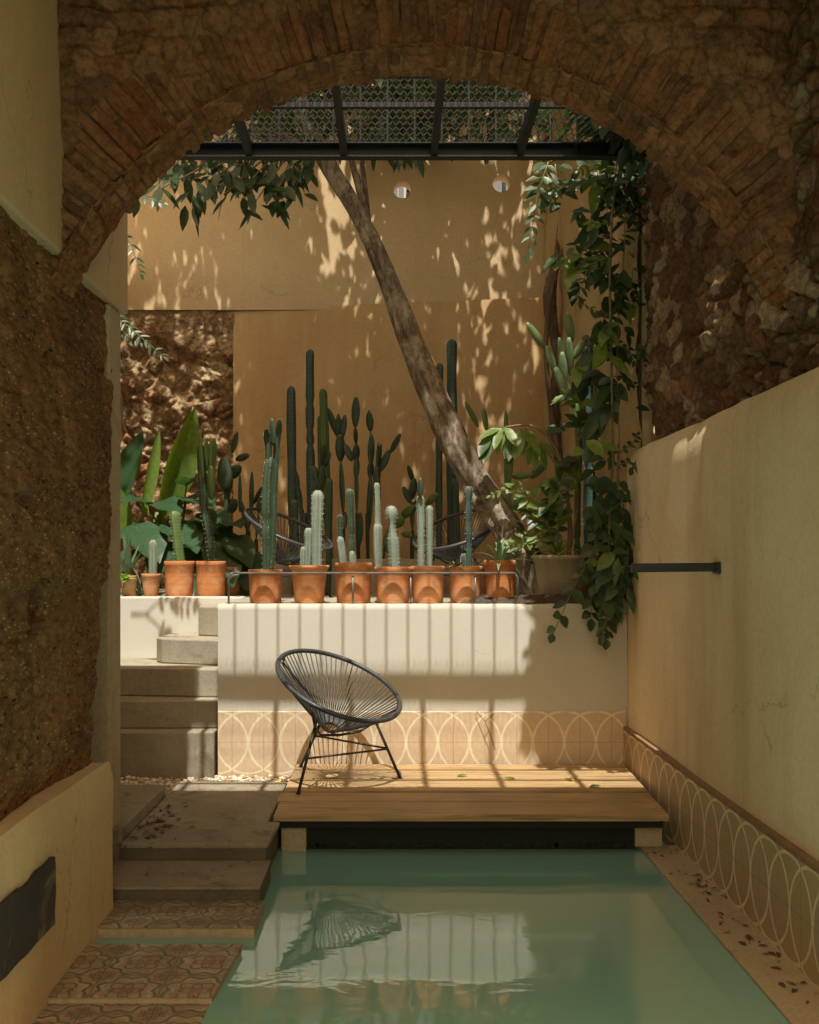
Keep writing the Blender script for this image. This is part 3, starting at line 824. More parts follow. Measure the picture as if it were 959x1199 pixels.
# ---- room over and behind the camera
structure(MB().box(-4.2, 1.95, 1.35, 3.935, 3.70, 3.75).build("ceiling", M['plaster_left']))  # unseen, cut short to let fill light reach the arch
structure(MB().box(-4.2, 4, -9.0, -3.0, -1.44, 0.05).build("bounce_patio", M['concrete_step']))  # unseen floor added to bounce sun and sky light onto the arch
'''t = thing("room_rear_wall", "plain beige plaster wall closing the pool room behind the viewer", "wall", (0, -3, 0))
MB().box(-1.75, -0.75, -3.2, -3.0, -1.3, 3.70).build("wall_pier", M['plaster_left'], t)
MB().box(0.75, 1.95, -3.2, -3.0, -1.3, 3.70).build("wall_pier", M['plaster_left'], t)
MB().box(-0.749, 0.749, -3.2, -3.0, 2.5, 3.70).build("lintel", M['plaster_left'], t)
'''
tag(MB().box(1.755, 1.95, -3.0, 6.2, -1.3, 2.15).build("outer_wall", M['plaster_right'], loc=(1.8, 0, 0)), "outer masonry behind the right plaster wall", "wall")

# ---- courtyard walls
def slab_with_holes(name, mat, parent, x0, x1, z0, z1, y, depth, holes):
    cu = bpy.data.curves.new("outline", 'CURVE'); cu.dimensions = '2D'; cu.fill_mode = 'BOTH'; cu.extrude = depth/2
    def spl(pts):
        sp_ = cu.splines.new('POLY'); sp_.points.add(len(pts)-1); sp_.use_cyclic_u = True
        for k, q in enumerate(pts): sp_.points[k].co = (q[0], q[1], 0, 1)
    spl([(x0, z0), (x1, z0), (x1, z1), (x0, z1)])
    for (cx, cz, rr_) in holes:
        spl([(cx + rr_*math.cos(2*math.pi*k/32), cz + rr_*math.sin(2*math.pi*k/32)) for k in range(32)])
    tmp = bpy.data.objects.new("outline", cu); col.objects.link(tmp)
    dg = bpy.context.evaluated_depsgraph_get()
    me = bpy.data.meshes.new_from_object(tmp.evaluated_get(dg))
    bpy.data.objects.remove(tmp)
    me.name = name
    pl = Vector(parent['_w'])
    me.transform(Matrix.Translation(Vector((0, y, 0)) - pl) @ Matrix.Rotation(R(90), 4, 'X'))
    me.materials.clear(); me.materials.append(mat)
    o_ = bpy.data.objects.new(name, me); col.objects.link(o_); o_.parent = parent; o_['_w'] = pl[:]
    return o_
H1 = P(471, 222, 9.8); H2 = P(587, 215, 9.8)
t = thing("terrace_back_wall", "tall ochre plaster wall closing the terrace, with two small round openings", "wall", (0, 9.9, 1.2))
slab_with_holes("upper_plaster", M['plaster_back'], t, -2.9, 1.62, 3.945, 6.45, 9.88, 0.16, [(H1.x, H1.z, 0.088), (H2.x, H2.z, 0.088)])
def lowp(u, v):
    x = lerp(-1.585, 1.62, u); z = lerp(1.1, 3.955 + 0.10*(u), v)
    return (x, 9.83 - 0.10*u + 0.006*mn.noise(Vector((x*2, 1, z*2))), z)
MB().grid(30, 30, lowp).build("lower_plaster", M['plaster_back_low'], t, smooth=True)
MB().box(-1.58, 1.62, 9.86, 9.96, 1.1, 3.943).build("wall_core", M['plaster_back_low'], t)
def hole_lining(c, nm):
    b_ = MB(); n = 32; k0 = len(b_.v)
    for yy in (9.795, 9.965):
        for j in range(n):
            a = 2*math.pi*j/n; b_.v.append((c.x + 0.0875*math.cos(a), yy, c.z + 0.0875*math.sin(a)))
    for j in range(n):
        j2 = (j+1) % n; b_.f.append((j, j2, n+j2, n+j))
    b_.build("opening_lining", M['plaster_left'], t, smooth=True)
hole_lining(H1, 1); hole_lining(H2, 2)

def rb(u, v):
    x = lerp(-2.85, -1.575, u); z = lerp(1.1, 3.95, v); p = Vector((x, 5.0, z))
    q = p + mn.noise_vector(p*2.2)*0.2
    pl_ = sstep(0.02, 0.18, mn.noise(p*1.7 + Vector((0, 0, 4.0))) + 0.7*sstep(3.2, 3.8, z) - 0.25)
    h = (stones(q, 4.6, 0.055) + 0.10*mn.fractal(p*2.2, 0.8, 2, 5) + 0.016*mn.noise(p*18) + 0.006*mn.noise(p*42))*(1 - 0.75*pl_) + 0.05*pl_
    return (x, 9.88 - h, z)
t = thing("old_stone_wall", "old exposed stone wall with flaking render at the terrace's far left", "wall", (-2.2, 9.95, 1.2))
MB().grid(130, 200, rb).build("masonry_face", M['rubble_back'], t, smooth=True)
MB().box(-2.9, -1.586, 9.97, 10.2, -1.3, 3.94).build("wall_core", M['rubble_back'], t)

tag(MB().box(-2.95, -2.70, 4.82, 10.0, -1.3, 4.4).build("courtyard_side_wall", M['plaster_back'], loc=(-2.8, 7, 0)), "plaster wall closing the courtyard's left side behind the earth wall", "wall")

# neighbour seen through the round openings
t = thing("neighbouring_house", "pale house with grey shutter slats seen through the two round openings", "house", (0.5, 13.2, -1.4))
MB().box(-5, 6, 13.2, 13.5, -1.44, 8.5).build("wall", M['neigh_white'], t)
ca = P(471, 222, 13.1); cb = P(587, 215, 13.1)
def strip(nm, x0, x1, z0, z1, mat): MB().box(x0, x1, 13.12, 13.19, z0, z1).build(nm, M[mat], t)
strip("shutter", ca.x - .15, ca.x - .06, 5.4, 7.4, 'neigh_grey'); strip("shutter", ca.x - .045, ca.x + .02, 5.4, 7.4, 'neigh_grey')
strip("pane", ca.x + .055, ca.x + .16, ca.z - .0, ca.z + .16, 'black'); strip("pane", ca.x + .05, ca.x + .2, ca.z - .07, ca.z - .045, 'black')
strip("shutter", cb.x - .16, cb.x + .01, 5.4, 7.4, 'neigh_grey'); strip("pane", cb.x + .015, cb.x + .055, 5.4, 7.4, 'black'); strip("shutter", cb.x + .06, cb.x + .2, 5.4, 7.4, 'neigh_grey')

# ---- planter wall with tile dado
pw = thing("planter_wall", "white limewashed retaining wall behind the deck, carrying the row of pots", "wall", (0.17, 6.3, 0.1))
def pf(u, v):
    x = lerp(-1.113, 1.478, u); z = lerp(0.0, 1.202, v)
    top = sstep(0.985, 1.0, v)
    return (x, 6.300 + 0.004*mn.noise(Vector((x*2.5, 1, z*2.5))) + 0.012*top*top, z + 0.006*mn.noise(Vector((x*4, 2, 7)))*sstep(0.9, 1, v))
MB().grid(90, 60, pf).build("plaster_face", M['white_wall'], pw, smooth=True)
MB().box(-1.112, 1.47, 6.313, 6.50, -1.3, 1.199).build("wall_core", M['white_wall'], pw)
MB().box(-1.1125, 1.468, 6.290, 6.30, 0.10, 0.522).build("tile_dado", M['dado_back'], pw, bevel=0.003)

# ---- winding concrete stairs and the white wall they climb along
st = thing("concrete_stairs", "five worn concrete steps climbing to the potted terrace on the left", "stairs", (-1.5, 6.3, 0.1))
MB().prism([(-2.2, 6.235), (-1.130, 6.25), (-1.130, 6.60), (-2.2, 6.60)], 0.03, 0.400).build("step", M['concrete_step'], st, bevel=0.010)
MB().prism([(-2.2, 6.34), (-1.131, 6.375), (-1.131, 6.80), (-2.2, 6.80)], 0.401, 0.580).build("step", M['concrete_step'], st, bevel=0.010)
MB().prism([(-2.2, 6.60), (-1.60, 6.56), (-1.132, 6.50), (-1.132, 7.34), (-2.2, 7.34)], 0.581, 0.766).build("step", M['concrete_step'], st, bevel=0.010)
MB().prism([(-1.655, 7.10), (-1.66, 6.96), (-1.60, 6.86), (-1.133, 6.70), (-1.133, 7.33), (-1.655, 7.33)], 0.767, 0.938).build("step", M['concrete_step'], st, bevel=0.010)
MB().prism([(-1.395, 7.10), (-1.1335, 6.98), (-1.1335, 7.33), (-1.40, 7.33)], 0.939, 1.150).build("step", M['concrete_step'], st, bevel=0.010)
MB().box(-2.69, -1.115, 7.335, 7.48, -0.2, 1.207).build("terrace_face", M['white_wall'], st, bevel=0.01)

# ---- low wall behind the pots
tag(MB().box(-1.32, 1.466, 8.0, 8.16, 1.10, 1.488).build("bed_wall", M['concrete_step'], loc=(0, 8.08, 1.2), bevel=0.008), "low pale wall of the cactus bed behind the potted row", "wall")

# ---- wooden deck
dk = thing("wooden_deck", "wooden plank deck bridging the far end of the pool below the white wall", "deck", (0.4, 5.6, 0.197))
ys = [6.262, 6.005, 5.830, 5.507, 5.292, 4.991]
r = random.Random(5)
for k in range(5):
    y1, y0 = ys[k] - 0.013, ys[k+1] + 0.013
    def xr(y): return lerp(1.385, 1.445, (y - 5.0)/1.27)
    xl = -0.612 + r.uniform(-0.012, 0.008)
    z1 = 0.197 + r.uniform(-0.006, 0.003)
    MB().prism([(xl, y0), (xr(y0), y0), (xr(y1), y1), (xl, y1)], 0.163, z1).build("plank", M['wood'], dk, bevel=0.004)
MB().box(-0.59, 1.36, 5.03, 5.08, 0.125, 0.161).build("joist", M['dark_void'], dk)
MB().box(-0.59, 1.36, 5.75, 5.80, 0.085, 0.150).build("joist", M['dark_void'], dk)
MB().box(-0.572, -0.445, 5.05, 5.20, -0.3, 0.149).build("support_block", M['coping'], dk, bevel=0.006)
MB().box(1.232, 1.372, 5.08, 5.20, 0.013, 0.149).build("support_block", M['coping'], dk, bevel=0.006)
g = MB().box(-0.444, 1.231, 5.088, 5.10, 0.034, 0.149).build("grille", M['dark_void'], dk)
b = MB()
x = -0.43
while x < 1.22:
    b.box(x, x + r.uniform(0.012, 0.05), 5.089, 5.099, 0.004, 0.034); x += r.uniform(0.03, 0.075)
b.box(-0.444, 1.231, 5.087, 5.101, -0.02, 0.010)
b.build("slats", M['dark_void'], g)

# ---- steel footbridge under the sky
fb = thing("steel_footbridge", "black steel footbridge with wire-mesh floor crossing above the courtyard behind the arch", "footbridge", (0.1, 4.6, 3.5))
b = MB().box(-1.45, 1.50, 5.045, 5.052, 3.508, 3.582).box(-1.45, 1.50, 5.00, 5.0445, 3.508, 3.515).box(-1.45, 1.50, 5.00, 5.0445, 3.575, 3.582)
b.build("edge_beam", M['black'], fb)
for xx in (-1.18, -0.728, -0.251, 0.204, 0.637, 1.09):
    MB().box(xx - 0.017, xx + 0.017, 4.10, 4.998, 3.515, 3.574).build("cross_beam", M['black'], fb)
for yy in (4.29, 4.58):
    MB().box(-1.28, 1.46, yy - 0.012, yy + 0.012, 3.560, 3.583).build("bearer", M['black'], fb)
b = MB()
hx, hy = 0.034, 0.062
ny = int(0.95/hy); nx = int(2.74/hx)
for j in range(ny + 1):
    for i in range(nx + 1):
        x = -1.28 + (i + 0.5*(j % 2))*hx; y = 4.10 + j*hy
        z = 3.592
        s = 0.0022
        b.bar((x, y - hy*0.18, z), (x, y + hy*0.18, z), 0.0038, 0.0038)
        b.bar((x, y + hy*0.18, z), (x + hx/2, y + hy*0.82, z), 0.0038, 0.0038)
        b.bar((x, y + hy*0.18, z), (x - hx/2, y + hy*0.82, z), 0.0038, 0.0038)
b.build("mesh_floor", M['steel'], fb)
rail = MB().bar((-1.45, 5.03, 4.55), (1.50, 5.03, 4.55), 0.05, 0.03).build("railing", M['black'], fb)
x = -1.40
while x < 1.5:
    MB().tube([(x, 5.03, 3.583), (x, 5.03, 4.536)], 0.0062, 6).build("baluster", M['black'], rail); x += 0.137

# ---- thin guard rail along the pots
gr = thing("guard_rail", "thin grey flat-bar guard rail in front of the terracotta pots", "rail", (-0.2, 6.33, 1.2))
zr = P(0, 671, 6.32).z
xa, xb = P(268, 0, 6.32).x, P(604, 0, 6.32).x
MB().bar((xa + 0.02, 6.345, zr), (xb, 6.345, zr), 0.024, 0.012).build("top_bar", M['rail'], gr, bevel=0.002)
for k, px in enumerate((267, 413, 481, 557)):
    xx = P(px, 0, 6.32).x
    pts = [(xx, 6.35, 1.19), (xx, 6.35, zr - 0.02)] if k else [(xx, 6.345, 1.19), (xx, 6.345, zr - 0.03), (xx + 0.012, 6.345, zr - 0.006), (xx + 0.03, 6.345, zr)]
    MB().tube(pts, 0.007, 8).build("post", M['rail'], gr, smooth=True)
MB().tube([(P(603, 0, 6.32).x, 6.345, zr), (P(603, 0, 6.32).x + 0.02, 6.345, zr - 0.03), (P(606, 0, 6.32).x, 6.345, 1.19)], 0.007, 8).build("post", M['rail'], gr, smooth=True)

# ============================================================ CHAIRS
def make_chair(label):
    ox, oy, oz = -0.242, 5.638, 0.197
    f = Vector((0.56, -0.83, 0)).normalized(); r_ = Vector((0.83, 0.56, 0)).normalized()
    def L(fw, la, h): return Vector((ox, oy, oz)) + f*fw + r_*la + Vector((0, 0, h))
    root = thing("cord_chair", label, "chair", (ox, oy, oz), "round cord lounge chairs")
    az = R(-43); ff = Vector((math.cos(az), math.sin(az), 0)); fr = Vector((-math.sin(az), math.cos(az), 0))
    beta = R(26)
    fd = ff*math.cos(beta) - Vector((0, 0, math.sin(beta)))
    c = Vector((-0.309, 5.738, 0.755))
    def rim_pt(a): 
        b_ = 0.375 + (0.03 if math.sin(a) < 0 else 0)      # the back is a little longer, egg-shaped
        return c + fr*(0.355*math.cos(a)) + fd*(b_*math.sin(a))
    n = 72
    MB().tube([rim_pt(2*math.pi*k/n) for k in range(n)], 0.0140, 10, closed=True).build("rim", M['cord'], root, smooth=True)
    apex = Vector((-0.366, 5.772, 0.508))
    ax = fr; ay = (fd*0.8 + Vector((0,0,-0.1))).normalized()
    MB().tube([apex + ax*0.055*math.cos(2*math.pi*k/24) + ay*0.040*math.sin(2*math.pi*k/24) for k in range(24)], 0.008, 6, closed=True).build("base_ring", M['chair_metal'], root, smooth=True)
    b = MB(); nc = 66; rr_ = random.Random(2)
    for k in range(nc):
        a = 2*math.pi*(k + rr_.uniform(-0.12, 0.12))/nc
        p0 = rim_pt(a); p1 = apex + ax*0.055*math.cos(a) + ay*0.040*math.sin(a)
        mid = (p0 + p1)/2 - Vector((0, 0, 0.012))
        b.tube([p0, lerp(p0, mid, .5) - Vector((0,0,.004)), mid, lerp(mid, p1, .5) - Vector((0,0,.004)), p1], 0.0038, 5, caps=False)
    b.build("cord_seat", M['cord'], root, smooth=True)
    # side hoops of the frame holding the rim, and the spine of the back
    R0 = rim_pt(0.55); L0 = rim_pt(math.pi - 0.35); 
    MB().tube([R0, R0 - Vector((0.0, 0, 0.055)), R0 - Vector((0.02, 0, 0.07)), L(-.10, .12, .285), L(-.16, .02, .265), L(-.12, -.13, .285), L(-.06, -.20, .345), L0 + Vector((0.02, -0.02, -0.10)), L0], 0.0075, 8).build("frame_hoop", M['chair_metal'], root, smooth=True)
    bk = rim_pt(-math.pi/2 - 0.35)
    MB().tube([bk, bk + Vector((-.012, .01, -0.05)), lerp(bk, apex, 0.55) + Vector((0.03, 0.05, -0.06)), L(-.30, -.02, .30), L(-.16, .0, .265)], 0.0075, 8).build("back_rod", M['chair_metal'], root, smooth=True)
    tops = {'a': L(-.07, -.18, .395), 'c': L(-.01, .18, .335), 'b': L(-.33, -.01, .315)}
    feet = {'a': L(0, -.34, 0), 'c': L(0, .34, 0), 'b': L(-.627, 0.018, 0)}
    for k in 'acb':
        o = MB().tube([feet[k], lerp(feet[k], tops[k], 0.5), tops[k]], 0.0085, 8).build("leg", M['chair_metal'], root, smooth=True)
        MB().tube([feet[k], lerp(feet[k], tops[k], 0.03)], 0.012, 8).build("foot_cap", M['black'], o, smooth=True)
    MB().tube([lerp(feet['a'], tops['a'], .46), lerp(feet['c'], tops['c'], .55)], 0.0065, 6).build("crossbar", M['chair_metal'], root, smooth=True)
    MB().tube([lerp(feet['b'], tops['b'], .72), lerp(feet['c'], tops['c'], .56)], 0.0065, 6).build("crossbar", M['chair_metal'], root, smooth=True)
    return root
def copy_tree(o, parent=None):
    c = o.copy(); col.objects.link(c)
    if parent is not None: c.parent = parent
    for ch in list(o.children): copy_tree(ch, c)
    return c
ch0 = make_chair("round black cord chair on metal rod legs standing on the wooden deck")
c1 = copy_tree(ch0); c1.location = (P(341, 0, 7.35).x + 0.07, 7.25, 1.202); c1.rotation_euler = (0, 0, R(12)); c1.scale = (0.9,)*3
c1['label'] = "black cord chair on the terrace behind the dark column cactus, left of the tree"
c2 = copy_tree(ch0); c2.location = (P(529, 0, 7.4).x - 0.06, 7.28, 1.202); c2.rotation_euler = (0, 0, R(-88)); c2.scale = (0.9,)*3
c2['label'] = "black cord chair on the terrace tucked under the leaning tree trunk"

# ============================================================ POTS AND CACTI
def make_pot(px, w_px, ytop, D, label, mat='terracotta', flare=False, base_y=None, taper=0.86, group="terracotta pots on the planter wall", seed=0.0):
    s = F / (D - 0.1)
    x = (px - VX) * D / F; rt = w_px / 2 / s
    ztop = EYE - (ytop - VY) * (D - 0.1) / F
    h = ztop - 1.2015
    rb_ = rt*taper
    c = (x, D, 1.2015)
    t = thing("terracotta_pot", label, "pot", c, group)
    if flare:
        prof = [(rb_*.98, 0), (rb_, .006), (rt*.97, h*.84), (rt*1.0, h*.86), (rt*1.10, h*.93), (rt*1.12, h*.985), (rt*1.08, h), (rt*.97, h), (rt*.9, h - .03)]
    else:
        prof = [(rb_*.97, 0), (rb_, .006), (lerp(rb_, rt, .55), h*.5), (rt*.99, h*.86), (rt*1.015, h*.875), (rt*1.02, h*.985), (rt*1.0, h), (rt*.9, h), (rt*.86, h - .03)]
    MB().lathe(prof, c, 40, 0.012, seed).build("pot_body", M[mat], t, smooth=True)
    b = MB()
    b.lathe([(rt*.87, h - .036), (rt*.86, h - .026), (rt*.4, h - .018), (0.004, h - .016)], c, 24, 0.03, seed+3)
    b.build("soil", M['soil'], t, smooth=True)
    t['_top'] = ztop - 0.02; t['_x'] = x
    return t

def column(b, pts, r, ribs=6, steps=None, necks=(), depth=0.36, sp=None, r0=0.85, seed=0):
    """a ribbed cactus column along a path; necks = places (0..1) where a joint pinches it"""
    pts = [Vector(p) for p in pts]
    lens = [0.0]
    for i in range(1, len(pts)): lens.append(lens[-1] + (pts[i] - pts[i-1]).length)
    T = lens[-1]; steps = steps or max(14, int(T / 0.035))
    n = ribs*4; base = len(b.v)
    rg = random.Random(seed)
    dome = min(0.3, r*1.4 / T)
    ts = [i/steps*(1-dome) for i in range(steps)] + [1 - dome + dome*q for q in (0, .3, .55, .75, .9, .97, 1.0)]
    for t_ in ts:
        d_ = t_*T; k = 1
        while k < len(lens)-1 and lens[k] < d_: k += 1
        q = (d_ - lens[k-1]) / max(1e-6, lens[k] - lens[k-1]); p = lerp(pts[k-1], pts[k], q)
        rr_ = r*lerp(r0, 1.0, min(1, t_*3))*(1 + 0.06*math.sin(t_*T*11 + seed))
        for nk in necks: rr_ *= 1 - 0.38*math.exp(-((t_ - nk)*T/0.022)**2)
        if t_ > 1 - dome: rr_ *= max(0.03, math.sqrt(max(0, 1 - ((t_ - 1 + dome)/dome)**2)))
        for j in range(n):
            a = 2*math.pi*j/n
            m = 1 - depth*(0.5 - 0.5*math.cos(a*ribs))
            b.v.append((p.x + math.cos(a)*rr_*m, p.y + math.sin(a)*rr_*m, p.z))
        if sp is not None and rr_ > r*0.35:
            for j in range(ribs):
                a = 2*math.pi*j/ribs + rg.uniform(-.06, .06)
                e = Vector((math.cos(a), math.sin(a), 0)); q0 = p + e*rr_*0.97
                for _ in range(3):
                    dv = (e + Vector((rg.uniform(-.9,.9), rg.uniform(-.9,.9), rg.uniform(-.8,.8)))).normalized()*r*0.26
                    sd_ = dv.orthogonal().normalized()*0.0011
                    m0 = len(sp.v); sp.v += [(q0 - sd_)[:], (q0 + sd_)[:], (q0 + dv)[:]]; sp.f.append((m0, m0+1, m0+2))
    k = len(ts)
    for i in range(k-1):
        for j in range(n):
            j2 = (j+1) % n
            b.f.append((base+i*n+j, base+i*n+j2, base+(i+1)*n+j2, base+(i+1)*n+j))
    b.f.append(tuple(base + j for j in reversed(range(n))))
    b.f.append(tuple(base + (k-1)*n + j for j in range(n)))

def cactus(label, D, stems, base, mat='cactus_dark', pads=(), group=None, spines=True, name="column_cactus", cat="cactus", padmat=None):
    """stems: (list of photo pixels bottom to top, width px, ribs, necks); pads: (p0 px, p1 px, width px)"""
    t = thing(name, label, cat, base, group)
    s = F / D
    for k, (pix, wpx, ribs, necks) in enumerate(stems):
        b = MB(); sp = MB() if spines else None
        pts = []
        for i, q in enumerate(pix):
            pts.append(P(q[0], q[1], D + (q[2] if len(q) > 2 else 0)))
        pts[0] = Vector((pts[0].x, pts[0].y, min(pts[0].z, base[2])))
        column(b, pts, wpx*(0.9 if mat == 'cactus_pale' else 1.0)/2/s, ribs, None, necks, sp=sp, seed=k + int(D*100))
        nf, nv = len(b.f), len(b.v)
        if sp is not None:
            b.v += sp.v; b.f += [tuple(nv + i for i in q) for q in sp.f]
        o = b.build("stem", M[mat], t, smooth=True)
        if sp is not None:
            o.data.materials.append(M['spine'])
            for q in o.data.polygons:
                if len(q.vertices) == 3: q.material_index = 1
    for k, (p0, p1, wpx) in enumerate(pads):
        q0 = P(p0[0], p0[1], D + 0.02*((k*7) % 5 - 2)); q1 = P(p1[0], p1[1], D + 0.03*((k*5) % 5 - 2))
        MB().pad(q0, q1, wpx/s, 0.4, face=(0.3*((k*3) % 4 - 1.5), -1, 0.1)).build("pad", M[padmat or mat], t, smooth=True)
    return t

DP = 6.50
pots = []
pots.append(make_pot(311, 40, 667, DP, "plain terracotta pot holding the tall dark branching cactus, leftmost behind the guard rail", taper=0.92, seed=1))
pots.append(make_pot(362, 43, 662, DP, "terracotta pot with a flared rim holding a whitish furry cactus", flare=True, taper=0.80, seed=2))
pots.append(make_pot(414, 43, 659, DP, "terracotta pot behind the guard rail post, holding stubby and slim dark stems", taper=0.93, seed=3))
pots.append(make_pot(460, 43, 664, DP, "terracotta pot holding a bottle-shaped pale cactus beside a slim tapering one", taper=0.90, seed=4))
pots.append(make_pot(501, 39, 663, DP, "terracotta pot holding two straight pale green columns of unequal height", taper=0.94, seed=5))
pots.append(make_pot(545, 39, 663, DP, "terracotta pot holding the scraggly blue-grey cactus, next to the agave's pot", taper=0.92, seed=6))
pots.append(make_pot(585, 38, 656, DP, "terracotta pot holding the spiky-leaved agave by the tree root", taper=0.95, seed=7))
DL = 7.56
make_pot(151, 18, 674, DL, "small terracotta pot at the far left with pale aloe leaves", 'terracotta2', taper=0.85, group="terracotta pots above the stairs", seed=8)
make_pot(177, 23, 672, DL, "small terracotta pot above the stairs with one short cactus", 'terracotta2', taper=0.72, group="terracotta pots above the stairs", seed=9)
make_pot(210, 35, 657, DL, "large terracotta pot above the stairs with a leaning spiny cactus, left of its twin", 'terracotta', taper=0.90, group="terracotta pots above the stairs", seed=10)
make_pot(247, 35, 657, DL, "large terracotta pot above the stairs with a shaded cactus, right of its twin", 'terracotta', taper=0.92, group="terracotta pots above the stairs", seed=11)
make_pot(270, 26, 664, 7.85, "dark shaded pot behind the guard rail's left corner", 'terracotta', taper=0.8, group="terracotta pots above the stairs", seed=12)

def at_pot(k): return (pots[k]['_x'], DP, pots[k]['_top'])
cactus("tall dark cactus with branching finger tips in the leftmost railed pot", DP, [([(313, 672), (313, 600), (314, 560), (317, 535)], 15, 5, (0.45,)), ([(317, 545), (314, 520), (312, 505)], 8, 4, ()), ([(318, 545), (324, 522), (326, 508)], 7, 4, ())], at_pot(0), 'cactus_dark',
       pads=[((320, 522), (318, 490), 8), ((326, 515), (327, 490), 8), ((312, 520), (312, 502), 7)], group="cacti in the railed pots")
cactus("whitish furry cactus with one tall and two short stems in the flared pot", DP, [([(371, 668), (371, 620), (372, 574)], 15, 9, ()), ([(360, 668), (361, 645), (361, 618)], 10, 8, ()), ([(354, 668), (355, 640)], 7, 7, ())], at_pot(1), 'cactus_pale', group="cacti in the railed pots")
cactus("two stubby pale cactus stems sprouting dark fingers, behind the guard rail post", DP, [([(402, 664), (400, 645), (398, 628)], 10, 5, ()), ([(413, 664), (412, 645)], 8, 5, ())], at_pot(2), 'cactus_pale', pads=[], group="cacti in the railed pots")
cactus("dark slim cactus pair rising behind the stubby pale stems", DP + 0.05, [([(412, 664), (411, 610), (409, 572)], 9, 5, (0.4,)), ([(399, 632), (398, 602)], 6, 4, ())], at_pot(2), 'cactus_dark', group="cacti in the railed pots")
cactus("bottle-shaped pale cactus with a narrow neck in the fourth railed pot", DP, [([(462, 668), (461, 640), (459, 615), (458, 592)], 15, 6, (0.58, 0.66, 0.74))], at_pot(3), 'cactus_pale', group="cacti in the railed pots")
cactus("slim tapering pale cactus with a dark tip beside the bottle-shaped one", DP + 0.02, [([(443, 668), (442, 640), (442, 612)], 11, 5, ()), ([(442, 620), (442, 590), (441, 565)], 8, 5, ())], at_pot(3), 'cactus_pale', group="cacti in the railed pots")
cactus("pair of straight pale green columns, the left one taller", DP, [([(493, 668), (493, 620), (492, 580)], 10, 6, ()), ([(503, 668), (503, 630), (503, 592)], 8.5, 6, ())], at_pot(4), 'cactus_pale', pads=[((492, 583), (492, 560), 8)], group="cacti in the railed pots", padmat='cactus_dark')
cactus("scraggly blue-grey cactus with a ragged dark base by the tree", DP, [([(549, 668), (549, 630), (548, 600), (549, 569)], 9, 5, (0.3, 0.55, 0.8)), ([(543, 668), (543, 648)], 9, 5, ())], at_pot(5), 'cactus_blue', group="cacti in the railed pots")
cactus("short pale cactus in the small pot above the stairs", DL, [([(179, 676), (179, 655), (179, 632)], 10, 8, ())], (P(177, 0, DL).x, DL, P(0, 674, DL).z), 'cactus_pale', group="cacti above the stairs")
cactus("spiny leaning cactus in the large left pot above the stairs", DL, [([(211, 660), (207, 625), (204, 598)], 12, 6, ())], (P(210, 0, DL).x, DL, P(0, 659, DL).z), 'cactus_green', group="cacti above the stairs")
cactus("shaded leaning cactus in the large right pot above the stairs", DL, [([(250, 660), (245, 625), (239, 595), (237, 560), (235, 520)], 11, 6, (0.45,))], (P(247, 0, DL).x, DL, P(0, 659, DL).z), 'cactus_dark', pads=[((238, 560), (233, 502), 6), ((245, 555), (241, 515), 8), ((247, 552), (251, 513), 9), ((246, 560), (247, 512), 5), ((247, 585), (247, 545), 12)], group="cacti above the stairs", padmat='cactus_green')

# tall cacti in the bed behind
zb = 1.441
def bedbase(px, D): return (P(px, 0, D).x, D, zb)
cactus("tallest dark column cactus against the ochre wall left of the tree", 8.35, [([(364, 660), (364, 560), (363, 500), (363, 409)], 10, 6, (0.55, 0.62, 0.75))], bedbase(364, 8.35), 'cactus_blue', group="tall cacti in the bed")
cactus("second column cactus in the bed, with thinner zigzag lower stem", 8.3, [([(356, 660), (353, 600), (347, 560), (343, 548)], 7, 5, (0.3, 0.6, 0.8)), ([(344, 555), (341, 500), (341, 452)], 11, 6, ()), ([(356, 640), (358, 600)], 7, 5, ())], bedbase(356, 8.3), 'cactus_blue', group="tall cacti in the bed")
cactus("green tapering column cactus right of the tallest column", 8.45, [([(386, 660), (383, 590), (380, 520), (378, 455)], 11, 5, (0.35,)), ([(376, 520), (374, 487)], 5, 4, ())], bedbase(386, 8.45), 'cactus_green', group="tall cacti in the bed")
cactus("broad low blue-green cactus stump beside the tallest column", 8.2, [([(366, 660), (367, 600), (367, 545)], 13, 6, ())], bedbase(366, 8.2), 'cactus_blue', group="tall cacti in the bed")
def jointed(label, D, chain_px, w, base_px, extra=(), mat='cactus_dark'):
    pads = []
    for i in range(len(chain_px)-1):
        pads.append((chain_px[i], chain_px[i+1], w if i % 2 else w*0.55))
    return cactus(label, D, [([(base_px, 660), chain_px[0]], 4.5, 4, ())], bedbase(base_px, D), mat, pads=pads + list(extra), group="jointed cacti in the bed", spines=False, name="jointed_cactus")
jointed("jointed dark cactus with a fork of small pads, next to the green column", 8.3, [(402, 600), (399, 540), (398, 508)], 13, 402, [((398, 520), (396, 485), 8), ((400, 515), (404, 486), 8), ((396, 512), (384, 478), 9), ((404, 520), (412, 540), 9), ((404, 600), (402, 620), 8)])
jointed("upright jointed cactus ending in one tall oval pad", 8.35, [(418, 600), (417, 540), (417, 520), (416, 500), (417, 465)], 10, 420, [((420, 640), (422, 600), 10), ((417, 560), (418, 535), 8)])
jointed("jointed cactus with two beads and a curling dry tip", 8.4, [(430, 600), (434, 560), (434, 540), (434, 505), (432, 482)], 9, 431, [((432, 620), (434, 555), 8), ((434, 545), (435, 508), 9), ((433, 500), (432, 480), 4)])
jointed("branching jointed cactus reaching right to a bright tip", 8.38, [(442, 600), (441, 565), (442, 550), (446, 520)], 10, 441, [((445, 552), (456, 527), 9), ((457, 530), (469, 508), 8), ((441, 552), (443, 518), 4), ((442, 600), (441, 545), 9)])
